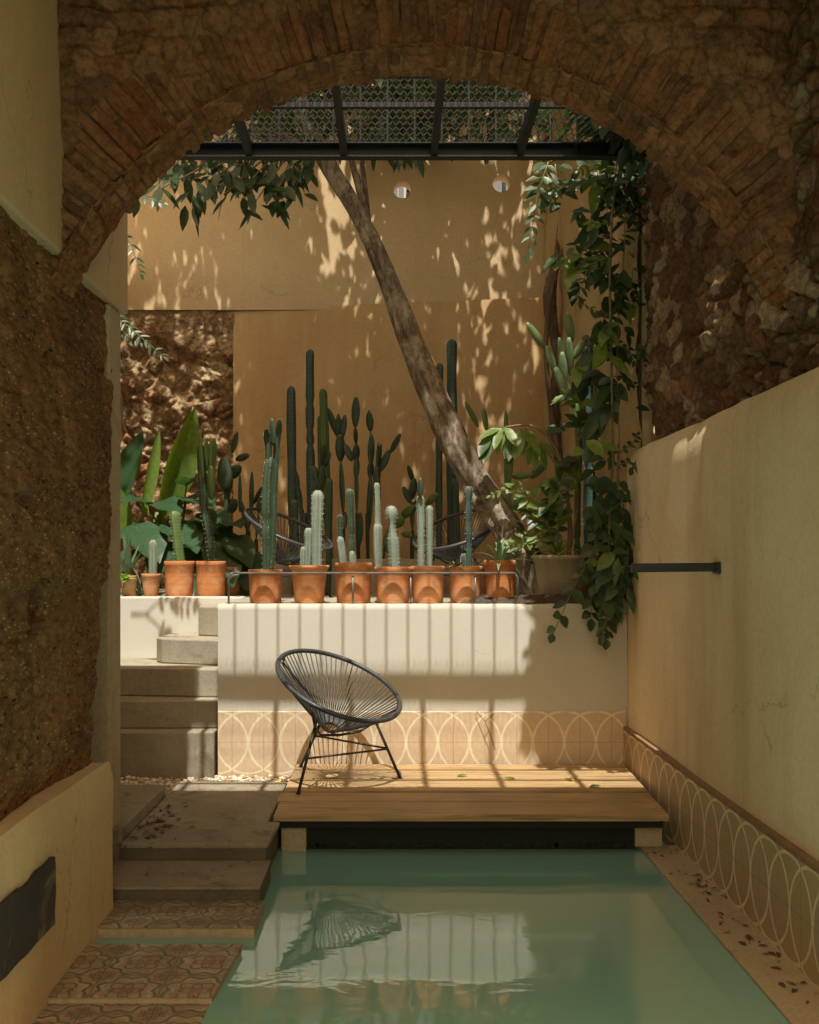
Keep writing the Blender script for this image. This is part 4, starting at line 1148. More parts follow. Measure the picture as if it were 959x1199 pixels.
jointed("sprawling nopal with round pads leaning towards the tree", 8.25, [(450, 640), (458, 615), (472, 605)], 17, 447, [((470, 607), (484, 592), 11), ((484, 594), (500, 590), 10), ((470, 625), (483, 627), 7), ((452, 645), (466, 630), 10), ((500, 590), (512, 578), 9)], 'cactus_green')
cactus("tall column cactus rising behind the tree trunk's right edge", 8.6, [([(529, 660), (529, 560), (529, 480), (529, 397)], 12, 6, (0.5,))], bedbase(529, 8.6), 'cactus_blue', group="tall cacti in the bed")
cactus("slimmer column cactus half hidden behind the tree trunk", 8.5, [([(514, 660), (514, 560), (515, 490), (515, 425)], 8, 6, ()), ([(536, 660), (534, 600), (533, 560)], 8, 5, ())], bedbase(516, 8.5), 'cactus_blue', group="tall cacti in the bed")
cactus("thin finger-like cactus against the wall left of the terrace chair", 8.2, [([(286, 660), (290, 620), (296, 600)], 4, 4, ())], bedbase(286, 8.2), 'cactus_dark', pads=[((291, 625), (282, 585), 7), ((294, 605), (295, 552), 6), ((297, 590), (307, 570), 5), ((281, 600), (281, 555), 5), ((288, 650), (292, 620), 8)], group="jointed cacti in the bed", spines=False, name="jointed_cactus")
cactus("round-padded prickly pear against the old stone wall", 8.3, [([(265, 660), (265, 610), (266, 570)], 7, 5, ())], bedbase(266, 8.3), 'cactus_dark', pads=[((265, 575), (262, 535), 22), ((268, 560), (281, 545), 14), ((276, 538), (292, 533), 9), ((272, 530), (278, 505), 7), ((270, 600), (277, 585), 12)], group="jointed cacti in the bed", spines=False, name="jointed_cactus")
cactus("dark column trio close behind the whitish furry cactus", 7.9, [([(346, 690), (346, 620), (345, 585)], 9, 6, (0.5,)), ([(354, 690), (354, 640), (355, 612)], 8, 5, ()), ([(384, 690), (385, 620), (386, 560)], 8, 5, (0.4,))], (P(350, 0, 7.9).x, 7.9, 1.203), 'cactus_dark', group="tall cacti in the bed")
jointed("jointed dark cactus crowding the foot of the two tall columns", 8.22, [(374, 620), (376, 575), (378, 545), (380, 520)], 10, 374, [((376, 580), (368, 555), 8), ((378, 548), (387, 530), 8), ((375, 610), (386, 590), 9)])
jointed("low jointed cactus left of the fallen tree's foot", 8.3, [(483, 620), (482, 585), (485, 560)], 11, 482, [((483, 600), (493, 580), 9), ((482, 590), (472, 570), 8), ((484, 565), (478, 545), 7)])
jointed("drooping jointed cactus in front of the old stone wall's edge", 8.1, [(300, 630), (303, 600), (306, 580)], 9, 300, [((303, 600), (312, 588), 7), ((301, 615), (291, 600), 8)])
# right-hand cacti
cactus("thick blue column cacti at the right end behind the hanging vines", 7.3, [([(690, 690), (690, 560), (688, 470), (687, 392)], 14, 6, (0.5,)), ([(716, 690), (717, 560), (716, 450), (716, 372)], 12, 6, ()), ([(701, 690), (702, 560), (701, 420)], 9, 6, ()), ([(727, 690), (728, 570), (727, 515)], 15, 7, ())], (P(703, 0, 7.3).x, 7.3, 1.202), 'cactus_blue', group="tall cacti in the bed")
cactus("sprawling pale-green jointed cactus lit by sun at the right, beside the dry vine", 6.95, [([(676, 690), (676, 600), (678, 520), (674, 470)], 8, 4, (0.3, 0.6))], (P(676, 0, 6.95).x, 6.95, 1.202), 'cactus_green',
       pads=[((672, 478), (650, 430), 13), ((650, 436), (640, 405), 11), ((640, 410), (617, 378), 10), ((660, 455), (658, 412), 11), ((668, 440), (666, 395), 10), ((672, 420), (684, 398), 10), ((670, 400), (664, 366), 12), ((660, 445), (655, 395), 9), ((676, 510), (684, 470), 10), ((677, 480), (680, 440), 11), ((690, 540), (692, 500), 9)], group="jointed cacti in the bed", spines=False, name="jointed_cactus", padmat='pad_green')
cactus("green jointed cactus with a crooked fork, right of the tree", 7.5, [([(596, 690), (597, 600), (594, 560), (595, 520)], 8, 4, (0.4, 0.7))], (P(596, 0, 7.5).x, 7.5, 1.202), 'cactus_green',
       pads=[((596, 565), (596, 520), 10), ((600, 558), (624, 556), 9), ((622, 560), (640, 540), 10), ((594, 520), (592, 480), 6), ((560, 500), (545, 470), 7), ((570, 505), (566, 478), 8), ((600, 600), (612, 575), 9)], group="jointed cacti in the bed", spines=False, name="jointed_cactus")

# aloe and agave rosettes
def rosette(name, label, cat, base, n, L, W, lean, mat, seed, droop=0.3, fold=0.45, group=None, el=(25, 85)):
    t = thing(name, label, cat, base, group); r = random.Random(seed); b = MB()
    for k in range(n):
        a = 2.4*k + r.uniform(-.3, .3); e = R(lerp(el[1], el[0], k/max(1, n-1)))
        d = Vector((math.cos(a)*math.cos(e) + lean, math.sin(a)*math.cos(e), math.sin(e)))
        b.leaf(base, d, (0, 0, 1), L*r.uniform(.75, 1.1), W, droop, fold, 6, 0.25)
    b.build("leaves", M[mat], t, smooth=True)
    return t
rosette("agave", "spiky-leaved agave in the pot by the tree root", "agave", at_pot(6), 17, 0.34, 0.036, 0, 'leaf_agave', 4, 0.55, el=(5, 85))
rosette("aloe", "pale upright aloe in the small far-left pot", "aloe", (P(150, 0, DL).x, DL, P(0, 676, DL).z), 8, 0.34, 0.055, 0, 'leaf_agave', 5, 0.1, el=(50, 86))
rosette("strap_leaf_plant", "arching strap-leaved plant between the small and large pots above the stairs", "plant", (P(165, 0, 7.7).x, 7.7, 1.203), 9, 0.50, 0.04, 0, 'leaf_agave', 6, 0.5, el=(20, 75))
rosette("strap_leaf_plant", "strap-leaved plant with thin arching blades in the pale clay planter", "plant", (P(652, 0, 6.75).x, 6.75, 1.50), 22, 0.42, 0.022, 0, 'leaf_bright', 7, 0.9, el=(5, 80))
rosette("strap_leaf_plant", "low grassy tuft drooping over the wall edge beside the stairs pots", "plant", (P(194, 0, 7.5).x, 7.5, 1.205), 7, 0.26, 0.026, 0.1, 'leaf_agave', 9, 1.6, el=(0, 40))
rosette("succulent", "small pale succulent at the foot of the scraggly blue cactus", "plant", (P(533, 0, 6.5).x, 6.45, at_pot(5)[2]), 12, 0.10, 0.035, 0, 'leaf_agave', 10, 0.3, el=(5, 75))
rosette("succulent", "small bright rosette at the foot of the far-left aloe", "plant", (P(147, 0, 7.5).x, 7.46, P(0, 680, DL).z), 12, 0.12, 0.05, 0, 'leaf_bright', 11, 0.5, el=(5, 75))

# ============================================================ LEAFY PLANTS

t = thing("banana_plant", "bright upright banana plant against the old stone wall at the left", "banana plant", (P(180, 0, 8.3).x, 8.3, zb))
def paddle(p0, p1, wpx, D, mat, droop=0.05, fold=0.35, up=(0.3, -1, 0.2), name="leaf", k=10, wave=0.01):
    a = P(p0[0], p0[1], D); e = P(p1[0], p1[1], D + 0.1); d = e - a
    MB().leaf(a, d, up, d.length, wpx*D/F, droop, fold, k, 0.45, wave).build(name, M[mat], t, smooth=True)
paddle((186, 612), (229, 470), 42, 8.3, 'leaf_banana', up=(0.9, -0.8, 0.1), fold=0.55)
paddle((166, 612), (187, 495), 15, 8.25, 'leaf_banana', up=(0.6, -1, 0), fold=0.9)
paddle((200, 590), (223, 522), 26, 8.35, 'leaf_banana', up=(0.7, -1, 0.1))
paddle((135, 600), (168, 500), 44, 8.4, 'leaf_dark', up=(-0.5, -1, 0.5), fold=0.3)
paddle((150, 640), (128, 555), 40, 8.2, 'leaf_banana', up=(-0.5, -1, 0.5), fold=0.3)
MB().tube([(P(180, 0, 8.3).x, 8.3, zb - .2), P(180, 640, 8.3), P(186, 600, 8.3)], [0.05, 0.045, 0.03], 10).build("stalk", M['stem'], t, smooth=True)

def ear_plant(label, base, leaves, mat, D):
    global t
    t = thing("elephant_ear_plant", label, "plant", base)
    for (cx, cy, wpx, dx, dy, dz) in leaves:
        c = P(cx, cy, D + dz); W = wpx*D/F
        d = Vector((dx, -0.55, dy)); d.normalize()
        p0 = c - d*W*0.55
        b = MB(); b.leaf(p0, d, (0, -0.35, 1), W*1.25, W*0.95, 0.35, 0.22, 10, 0.33, 0.03)
        o = b.build("leaf", M[mat], t, smooth=True)
        q = lerp(p0, Vector(base), 0.5) + Vector((0, 0.05, 0.08))
        MB().tube([Vector(base), q, p0 + d*W*0.15], [0.012, 0.010, 0.006], 6).build("stalk", M['stem'], o, smooth=True)
ear_plant("broad dark elephant-ear leaves under the banana plant at the left", (P(205, 0, 8.0).x, 8.0, 1.203),
          [(195, 590, 46, .6, -.1, .1), (232, 583, 50, .7, -.05, .15), (170, 628, 60, .5, -.35, -.1), (160, 585, 40, -.5, .2, .1), (150, 655, 40, -.5, -.4, 0), (215, 622, 55, .5, -.3, 0), (252, 610, 48, .7, -.4, .1), (190, 650, 45, -.2, -.5, -.1), (235, 648, 52, .3, -.6, .05), (265, 640, 50, .6, -.6, .1), (150, 620, 45, -.5, -.2, .2), (222, 560, 34, .3, .3, .2)], 'leaf_dark', 8.0)
ear_plant("glossy dark low leaves between the large pots and the terrace chair", (P(266, 0, 7.95).x, 7.95, 1.203),
          [(262, 655, 50, .4, -.6, -.1), (280, 640, 44, .6, -.5, 0), (285, 670, 40, .6, -.7, -.05), (250, 632, 40, -.2, -.2, .1), (272, 612, 40, .4, .1, .1), (240, 672, 40, -.4, -.6, 0), (295, 655, 34, .7, -.5, .05)], 'leaf_vine', 7.9)

def pinnate(b, st, path, n, L, W, droop=0.25, curl=1.0, updir=(0, -0.6, 0.8)):
    """a compound leaf: leaflets in pairs along a rachis"""
    path = [Vector(p) for p in path]
    m = len(path) - 1
    st.tube(path, [0.005*(1 - 0.6*i/max(1, m)) for i in range(m+1)], 5)
    for k in range(n):
        q = (k + 0.6)/n*m; i = min(m-1, int(q)); p = lerp(path[i], path[i+1], q - i); d = (path[i+1] - path[i]).normalized()
        s = 1.0 - 0.45*(k/n)**2 if k > 1 else 0.75
        for sg in (-1, 1):
            side = d.cross(Vector(updir)).normalized()*sg
            if rnd.random() < 0.08: continue
            dd = (side*0.85 + d*rnd.uniform(.3, .8) + Vector((rnd.uniform(-.28,.28), rnd.uniform(-.35,.3), rnd.uniform(-.3,.15)))).normalized()
            b.leaf(p, dd, Vector(updir) + side*rnd.uniform(-.3,.3), L*s*rnd.uniform(.7,1.15), W*s*rnd.uniform(.75, 1.2), droop*rnd.uniform(.5, 1.8), 0.25, 4, 0.42)
    d = (path[-1] - path[-2]).normalized()
    b.leaf(path[-1], d, Vector(updir), L*0.6, W*0.7, droop, 0.2, 4)

def frond_thing(name, label, cat, base, fronds, mat, D, group=None, L=16, W=7, n=9, stemname="rachis", extra_stems=()):
    t_ = thing(name, label, cat, base, group); s = D/F
    for fr_ in fronds:
        m_ = fr_.get('mat', mat); DD = D + fr_.get('dz', 0)
        pts = [P(q[0], q[1], DD + 0.03*i*fr_.get('dd', 0)) for i, q in enumerate(fr_['p'])]
        # resample
        pp = []
        for i in range(len(pts)-1):
            for j in range(3): pp.append(lerp(pts[i], pts[i+1], j/3))
        pp.append(pts[-1])
        b, st = MB(), MB()
        pinnate(b, st, pp, fr_.get('n', n), fr_.get('L', L)*s, fr_.get('W', W)*s, fr_.get('droop', .2), updir=fr_.get('up', (0.1, -0.8, 0.6)))
        o = b.build("frond", M[m_], t_, smooth=True)
        st.build(stemname, M['stem'], o, smooth=True)
    for (pix, r0, r1, mat_) in extra_stems:
        pts = [P(q[0], q[1], D + (q[2] if len(q) > 2 else 0)) for q in pix]
        k = len(pts)
        MB().tube(pts, [lerp(r0, r1, i/(k-1)) for i in range(k)], 7).build("stem", M[mat_], t_, smooth=True)
    return t_

# fern-like shrub hanging in from the left behind the jamb
frond_thing("hanging_fern", "feathery shrub hanging in behind the left jamb below the plaster corner", "fern", P(120, 360, 6.2),
    [dict(p=[(122, 362), (150, 382), (191, 417)], n=13, L=15, W=5, mat='leaf_pinnate'), dict(p=[(128, 372), (150, 395), (172, 405)], n=8, L=10, W=4)], 'leaf_vine', 6.2, extra_stems=[([(100, 340), (122, 362)], .008, .005, 'woody')])
frond_thing("hanging_fern", "dark feathery spray against the back wall beside the arch's left foot", "fern", P(120, 250, 6.2),
    [dict(p=[(140, 268), (153, 285), (165, 320)], n=9, L=14, W=6), dict(p=[(135, 235), (160, 228), (190, 238)], n=7, L=14, W=8)], 'leaf_vine', 6.2, extra_stems=[([(100, 250), (120, 250), (140, 268)], .008, .005, 'woody'), ([(120, 250), (135, 235)], .006, .004, 'woody')])

# ------------------------------------------------------------ the leaning tree
tree = thing("leaning_tree", "leaning pale-barked tree crossing the terrace diagonally, its crown above the footbridge", "tree", (P(630, 0, 6.95).x, 6.95, 1.2))
TP = [(655, 712, 66, 6.88), (632, 682, 60, 6.9), (612, 652, 52, 6.92), (592, 615, 44, 6.96), (572, 584, 40, 7.0), (548, 548, 43, 7.03), (527, 508, 45, 7.07), (509, 468, 43, 7.1), (492, 428, 39, 7.13), (476, 385, 36, 7.16), (460, 342, 33, 7.2), (442, 298, 31, 7.22), (425, 262, 30, 7.25), (406, 228, 30, 7.28), (388, 200, 30, 7.3), (372, 168, 27, 7.33), (357, 130, 23, 7.36), (340, 85, 18, 7.4), (325, 30, 14, 7.5)]
def spline(ctrl, m):
    out = []
    n = len(ctrl)
    for i in range(n-1):
        p0, p1, p2, p3 = ctrl[max(0, i-1)], ctrl[i], ctrl[i+1], ctrl[min(n-1, i+2)]
        for j in range(m):
            t_ = j/m
            out.append(tuple(0.5*((2*b_) + (c_-a_)*t_ + (2*a_-5*b_+4*c_-d_)*t_*t_ + (3*b_-a_-3*c_+d_)*t_**3) for a_, b_, c_, d_ in zip(p0, p1, p2, p3)))
    out.append(tuple(ctrl[-1])); return out
def gnarled(ctrl, n=26, m=8, amp=0.10, seed=0.0):
    sp_ = spline(ctrl, m); b = MB()
    b.tube([P(q[0], q[1], q[3]) for q in sp_], [q[2]*(0.78 - 0.10*sstep(450, 250, q[1]))*q[3]/F/2 for q in sp_], n)
    cs = [P(q[0], q[1], q[3]) for q in sp_]
    for i in range(len(sp_)):
        for j in range(n):
            v = Vector(b.v[i*n+j]); d = v - cs[i]
            a = 2*math.pi*j/n
            g = mn.noise(Vector((math.cos(a)*2.2 + seed, math.sin(a)*2.2, i*0.045))) + 0.6*mn.noise(Vector((math.cos(a)*4.5, math.sin(a)*4.5 + seed, i*0.10))) + 0.35*mn.noise(v*14)
            crev = -0.30*math.exp(-((a - 4.0 - 0.5*math.sin(i*0.05))/0.10)**2) - 0.22*math.exp(-((a - 2.6 - 0.4*math.sin(i*0.04+1))/0.12)**2)
            b.v[i*n+j] = (cs[i] + d*(1 + amp*g*1.3 + crev))[:]
    return b
gnarled(TP, 40, 10).build("trunk", M['bark'], tree, smooth=True)
gnarled([(578, 618, 12, 6.93), (560, 592, 14, 6.96), (545, 566, 14, 7.0), (530, 530, 10, 7.05)], 14, 6, 0.12, 4).build("root_spur", M['bark'], tree, smooth=True)
gnarled([(640, 690, 34, 6.85), (670, 702, 26, 6.75), (705, 712, 14, 6.7)], 16, 6, 0.15, 2).build("root", M['bark'], tree, smooth=True)
gnarled([(436, 282, 13, 7.25), (428, 248, 12, 7.3), (416, 205, 11, 7.35), (406, 160, 9, 7.4), (398, 100, 7, 7.5)], 12, 6, 0.08, 6).build("branch", M['bark'], tree, smooth=True)
gnarled([(432, 265, 10, 7.3), (428, 225, 9, 7.4), (424, 180, 8, 7.5), (430, 130, 6, 7.6)], 12, 6, 0.08, 8).build("branch", M['dry_vine'], tree, smooth=True)
r = random.Random(21)
crown = MB(); twigs = MB()
def clump(b, c, rad, n, L=0.13, W=0.055, down=0.35):
    for _ in range(n):
        v = Vector((r.gauss(0, 1), r.gauss(0, 1), r.gauss(0, .8)))
        p = Vector(c) + v*rad*0.55
        d = v.normalized() + Vector((r.uniform(-.5, .5), r.uniform(-.5, .5), -down + r.uniform(-.3, .4)))
        b.leaf(p, d, Vector((r.uniform(-.5, .5), r.uniform(-.5, .5), 1)), L*r.uniform(.7, 1.2), W*r.uniform(.8, 1.15), 0.3, 0.2, 3, 0.45)
top = P(325, 30, 7.5)
for k in range(210):                                   # the part seen through the bridge floor
    x = r.uniform(-2.9, 1.7); y = r.uniform(7.3, 9.6); z = r.uniform(4.5, 6.6)
    if z < EYE + 0.405*y + 0.28: continue             # the underside of the crown hangs level with the bridge
    if mn.noise(Vector((x*1.3, y*1.6, z*0.4))) > 0.30: continue
    if x < -1.2 and r.random() < 0.75: continue
    zw = z - 2.26*(9.8 - y)
    if (x + 0.55)**2/0.22 + (zw - 4.75)**2/1.0 < 1 or (x - 1.15)**2/0.22 + (zw - 4.5)**2/1.3 < 1: continue
    clump(crown, (x, y, z), 0.30, 30)
for k in range(75):
    y = r.uniform(6.2, 7.5); x = r.uniform(-1.35, 1.0); z = EYE + y*r.uniform(.428, .525)
    if r.random() < 0.25: continue
    clump(crown, (x, y, z), 0.17, 20, 0.14, 0.055)
for k in range(110):
    x = r.uniform(-1.3, 1.6); y = r.uniform(8.6, 9.6); z = EYE + 0.405*y + r.uniform(0.3, 1.3)
    zw = z - 2.26*(9.8 - y)
    if (x + 0.55)**2/0.22 + (zw - 4.75)**2/1.0 < 1 or (x - 1.15)**2/0.22 + (zw - 4.5)**2/1.3 < 1: continue
    clump(crown, (x, y, z), 0.26, 26, 0.15, 0.06)
for k in range(500):                                   # the high spread that shades the back of the terrace
    x = r.uniform(-2.9, 1.75); z = r.uniform(6.4, 9.0); g0 = r.uniform(7.9, 12.4); y = g0 - (z - 1.2)/2.26
    if k > 440: x = r.uniform(-.9, .5); g0 = r.uniform(7.95, 8.8); y = g0 - (z - 1.2)/2.26
    zw = 1.2 + (g0 - 9.8)*2.26                         # height on the back wall that this clump would shade
    if (x + 0.55)**2/0.22 + (zw - 4.75)**2/1.0 < 1 and r.random() < 0.85: continue     # openings that leave sun patches
    if ((x - 1.15)**2/0.22 + (zw - 4.5)**2/1.3 < 1 and r.random() < 0.6) or (x - .9)**2/0.09 + (zw - 3.3)**2/.3 < 1 or (x - .25)**2/0.05 + (zw - 5.0)**2/.25 < 1: continue
    if (x + 2.0)**2/0.16 + (zw - 3.0)**2/0.5 < 1 or (x + 2.55)**2/0.03 + (zw - 2.9)**2/0.7 < 1: continue
    if mn.noise(Vector((x*1.5, g0*1.5, 3.0))) > 0.31: continue
    if x < -1.2 and g0 < 9.3 and r.random() < 0.85: continue
    if x < -1.4 and g0 < 10.8 and r.random() < 0.6: continue
    clump(crown, (x, y, z), 0.30, 32, 0.17, 0.075)
    if k % 8 == 0:
        q = Vector((x, y, z)); m_ = lerp(top, q, 0.5) + Vector((0, 0, .25))
        twigs.tube([top, m_, q], [0.02, 0.012, 0.004], 6)
crown.build("crown", M['leaf_tree'], tree, smooth=True)
twigs.build("limbs", M['bark'], tree, smooth=True)
low = MB(); tw = MB()
for (px, py, D, n) in [(200, 208, 6.9, 9), (218, 225, 6.8, 10), (235, 200, 6.9, 12), (232, 240, 6.8, 7), (255, 215, 6.85, 12), (262, 238, 6.8, 7), (280, 205, 6.9, 12), (292, 222, 6.85, 10), (300, 245, 6.8, 7), (312, 215, 6.9, 10), (322, 238, 6.8, 7), (335, 208, 6.95, 12), (345, 228, 6.9, 8), (358, 205, 7.0, 8), (245, 190, 7.0, 12), (300, 190, 7.0, 12), (205, 195, 7.0, 10), (350, 190, 7.1, 10), (182, 234, 6.7, 6)]:
    c = P(px, py - 10, D)
    for _ in range(n):
        p = c + Vector((r.gauss(0, .055), r.gauss(0, .08), r.gauss(0, .04)))
        d = Vector((r.uniform(-.8, .8), r.uniform(-.7, .4), -r.uniform(.15, 1.2)))
        low.leaf(p, d, (r.uniform(-.4, .4), -0.6, 0.7), r.uniform(.12, .19), r.uniform(.05, .075), 0.25, 0.18, 4, 0.42)
    tw.tube([P(375, 165, 7.3), lerp(P(375, 165, 7.3), c, .5) + Vector((0, 0, .12)), c], [0.014, 0.009, 0.004], 5)
o = low.build("drooping_leaves", M['leaf_tree'], tree, smooth=True)
tw.build("twigs", M['woody'], o, smooth=True)

# ------------------------------------------------------------ vines and young plants on the right
t = thing("dry_vine", "thick dry reddish vine stem climbing the corner right of the ochre wall", "vine", (P(652, 0, 8.9).x, 8.9, 1.2))
gnarled([(668, 700, 16, 8.8), (657, 560, 14, 8.8), (649, 470, 18, 8.85), (653, 420, 13, 8.85), (644, 350, 21, 8.85), (652, 300, 12, 8.9), (658, 250, 11, 8.9), (668, 180, 8, 8.9)], 16, 10, 0.22, 9).build("stem", M['dry_vine'], t, smooth=True)
gnarled([(658, 560, 9, 8.75), (640, 430, 8, 8.75), (645, 350, 7, 8.75), (668, 260, 6, 8.75)], 10, 8, 0.2, 3).build("runner", M['dry_vine'], t, smooth=True)

DV = 6.05
fr = []
for p, kw in [([(642, 190), (630, 225), (618, 296)], dict(n=11, L=21, W=9, mat='leaf_pinnate')),
              ([(650, 192), (652, 215), (645, 232)], dict(n=4, L=18, W=9, mat='leaf_pinnate')),
              ([(722, 198), (690, 210), (648, 226)], dict(n=8, L=20, W=10, dz=.1)),
              ([(724, 200), (700, 192), (680, 200)], dict(n=6, L=16, W=7, mat='leaf_bright')),
              ([(715, 255), (695, 268), (672, 290)], dict(n=6, L=22, W=12, dz=.15)),
              ([(735, 262), (722, 243), (745, 240)], dict(n=6, L=14, W=4, mat='leaf_bright')),
              ([(715, 300), (690, 310), (675, 350), (700, 366)], dict(n=12, L=19, W=6, mat='leaf_pinnate', dz=-.1)),
              ([(716, 262), (700, 262), (690, 262)], dict(n=4, L=15, W=7, mat='leaf_bright', dz=-.12)),
              ([(722, 210), (735, 230), (748, 262)], dict(n=8, L=18, W=9)),
              ([(722, 205), (740, 205), (758, 215)], dict(n=7, L=17, W=10)),
              ([(700, 200), (705, 230), (712, 252)], dict(n=6, L=17, W=9, dz=.1)),
              ([(716, 320), (735, 330), (745, 350)], dict(n=6, L=16, W=8)),
              ([(714, 330), (728, 350), (722, 375)], dict(n=6, L=17, W=8)),
              ([(718, 400), (735, 408), (744, 425)], dict(n=5, L=13, W=7)),
              ([(718, 440), (732, 445), (744, 452)], dict(n=4, L=12, W=7)),
              ([(712, 290), (700, 300), (668, 312)], dict(n=6, L=20, W=11, dz=.2)),
              ([(714, 380), (705, 395), (690, 405)], dict(n=5, L=15, W=7))]:
    fr.append(dict(p=p, **kw))
frond_thing("climbing_vine", "dark climber with paired leaflets hanging from the footbridge down the right side", "vine", P(720, 190, DV), fr, 'leaf_vine', DV,
    extra_stems=[([(735, 150), (722, 200), (716, 260), (714, 330), (716, 420), (718, 560)], .010, .007, 'woody'), ([(740, 160), (733, 210), (731, 290), (722, 420), (726, 540)], .005, .003, 'woody'), ([(735, 150), (690, 175), (642, 190)], .006, .004, 'woody')])

b = MB()
for pix in ([(735, 170), (722, 200), (716, 260), (714, 330), (716, 420), (718, 560)], [(745, 175), (740, 215), (735, 290), (726, 420), (730, 540)], [(735, 165), (700, 185), (650, 195)], [(760, 190), (750, 215), (742, 250)], [(735, 190), (712, 225), (695, 260)]):
    pts = spline([tuple(P(q[0], q[1], DV + 0.1)) for q in pix], 16)
    for i, p in enumerate(pts):
        if p[2] < 2.35 and r.random() < 0.55: continue
        if r.random() < 0.5: continue
        for _ in range(1 if p[2] < 3.3 else 2):
            dd = Vector((r.uniform(-1, 1), r.uniform(-.8, .5), r.uniform(-.7, .25)))
            b.leaf(Vector(p) + Vector((r.gauss(0, .06), r.gauss(0, .08), r.gauss(0, .03))), dd, (r.uniform(-.4, .4), -.7, .7), r.uniform(.08, .17), r.uniform(.045, .075), .25, .2, 4, .42)
cv = [o_ for o_ in bpy.data.objects if o_.name.startswith("climbing_vine")][0]
for mat, n_ in (('leaf_pinnate', 15), ('leaf_bright', 12), ('leaf_vine', 7)):
    bl = MB()
    for _ in range(n_):
        p = P(r.gauss(702, 24), r.uniform(205, 520), DV + r.uniform(-.1, .25))
        for _k in range(r.randint(2, 5)):
            dd = Vector((r.uniform(-1, 1), r.uniform(-.9, .2), r.uniform(-1, .1)))
            bl.leaf(p + Vector((r.gauss(0, .03), 0, r.gauss(0, .03))), dd, (r.uniform(-.5, .5), -.7, .6), r.uniform(.10, .21), r.uniform(.05, .10), r.uniform(.1, .6), r.uniform(.05, .35), 5, r.uniform(.35, .5), .04)
    bl.build("foliage", M[mat], cv, smooth=True)
b.build("foliage", M['leaf_vine'], [o_ for o_ in bpy.data.objects if o_.name.startswith("climbing_vine")][0], smooth=True)
fr = []
rv = random.Random(5)
def hangleaf(px, y0, y1, dz, L=17, W=9, lean=0):
    fr.append(dict(p=[(px, y0), (px + lean*0.5 + rv.uniform(-3, 3), (y0+y1)/2), (px + lean, y1)], n=max(4, int((y1-y0)/11)), L=L, W=W, dz=dz, droop=.45, mat='leaf_vine'))
for px, y0, y1, dz, ln in [(712, 560, 690, .05, -10), (724, 555, 680, 0, 6), (700, 600, 724, .1, -8), (730, 590, 690, .02, 4), (714, 640, 748, -.02, -4), (692, 650, 742, .0, -44), (735, 640, 702, .0, -6), (722, 660, 742, -.05, -16)]:
    hangleaf(px, y0, y1, dz, rv.uniform(18, 27), rv.uniform(11, 16), ln)
    fr[-1]['n'] = max(3, int((y1 - y0)/15)); fr[-1]['droop'] = rv.uniform(.2, .7)
    fr[-1]['mat'] = rv.choice(['leaf_vine', 'leaf_vine', 'leaf_pinnate'])
fr += [dict(p=[(724, 545), (738, 540), (750, 562), (748, 585)], n=6, L=12, W=8), dict(p=[(726, 530), (740, 520), (746, 510)], n=4, L=11, W=7), dict(p=[(728, 660), (740, 665), (745, 668)], n=3, L=12, W=7)]
frond_thing("trailing_vine", "dense trailing vine spilling over the planter wall's right end", "vine", P(716, 560, DV), fr, 'leaf_vine', DV + 0.08, None,
    extra_stems=[([(718, 520), (714, 600), (712, 690), (708, 735)], .009, .004, 'woody'), ([(724, 520), (722, 600), (720, 690)], .007, .004, 'woody')])

tv = [o_ for o_ in bpy.data.objects if o_.name.startswith("trailing_vine")][0]
for mat, n_ in (('leaf_vine', 38), ('leaf_pinnate', 24), ('leaf_bright', 8)):
    bl = MB()
    for _ in range(n_):
        yy = rv.uniform(530, 715); p = P(rv.gauss(716, 11), yy, DV + rv.uniform(-.02, .22))
        dd = Vector((rv.uniform(-1, 1), rv.uniform(-.9, .1), rv.uniform(-1.2, .2)))
        bl.leaf(p, dd, (rv.uniform(-.6, .6), -.7, .6), rv.uniform(.08, .17), rv.uniform(.045, .09), rv.uniform(.1, .7), rv.uniform(.05, .35), 5, rv.uniform(.32, .5), .05)
    bl.build("foliage", M[mat], tv, smooth=True)

t = thing("clay_planter", "broad pale clay planter half hidden by vines at the right end", "planter", (P(662, 0, 6.85).x, 6.85, 1.2015))
MB().lathe([(.185, 0), (.20, .01), (.225, .15), (.24, .27), (.25, .285), (.25, .31), (.235, .312), (.225, .28)], (P(662, 0, 6.85).x, 6.85, 1.2015), 40, 0.03, 3).build("pot_body", M['basket'], t, smooth=True)
MB().lathe([(.23, .26), (.225, .275), (.1, .285), (.004, .287)], (P(662, 0, 6.85).x, 6.85, 1.2015), 24, 0.03, 5).build("soil", M['soil'], t, smooth=True)

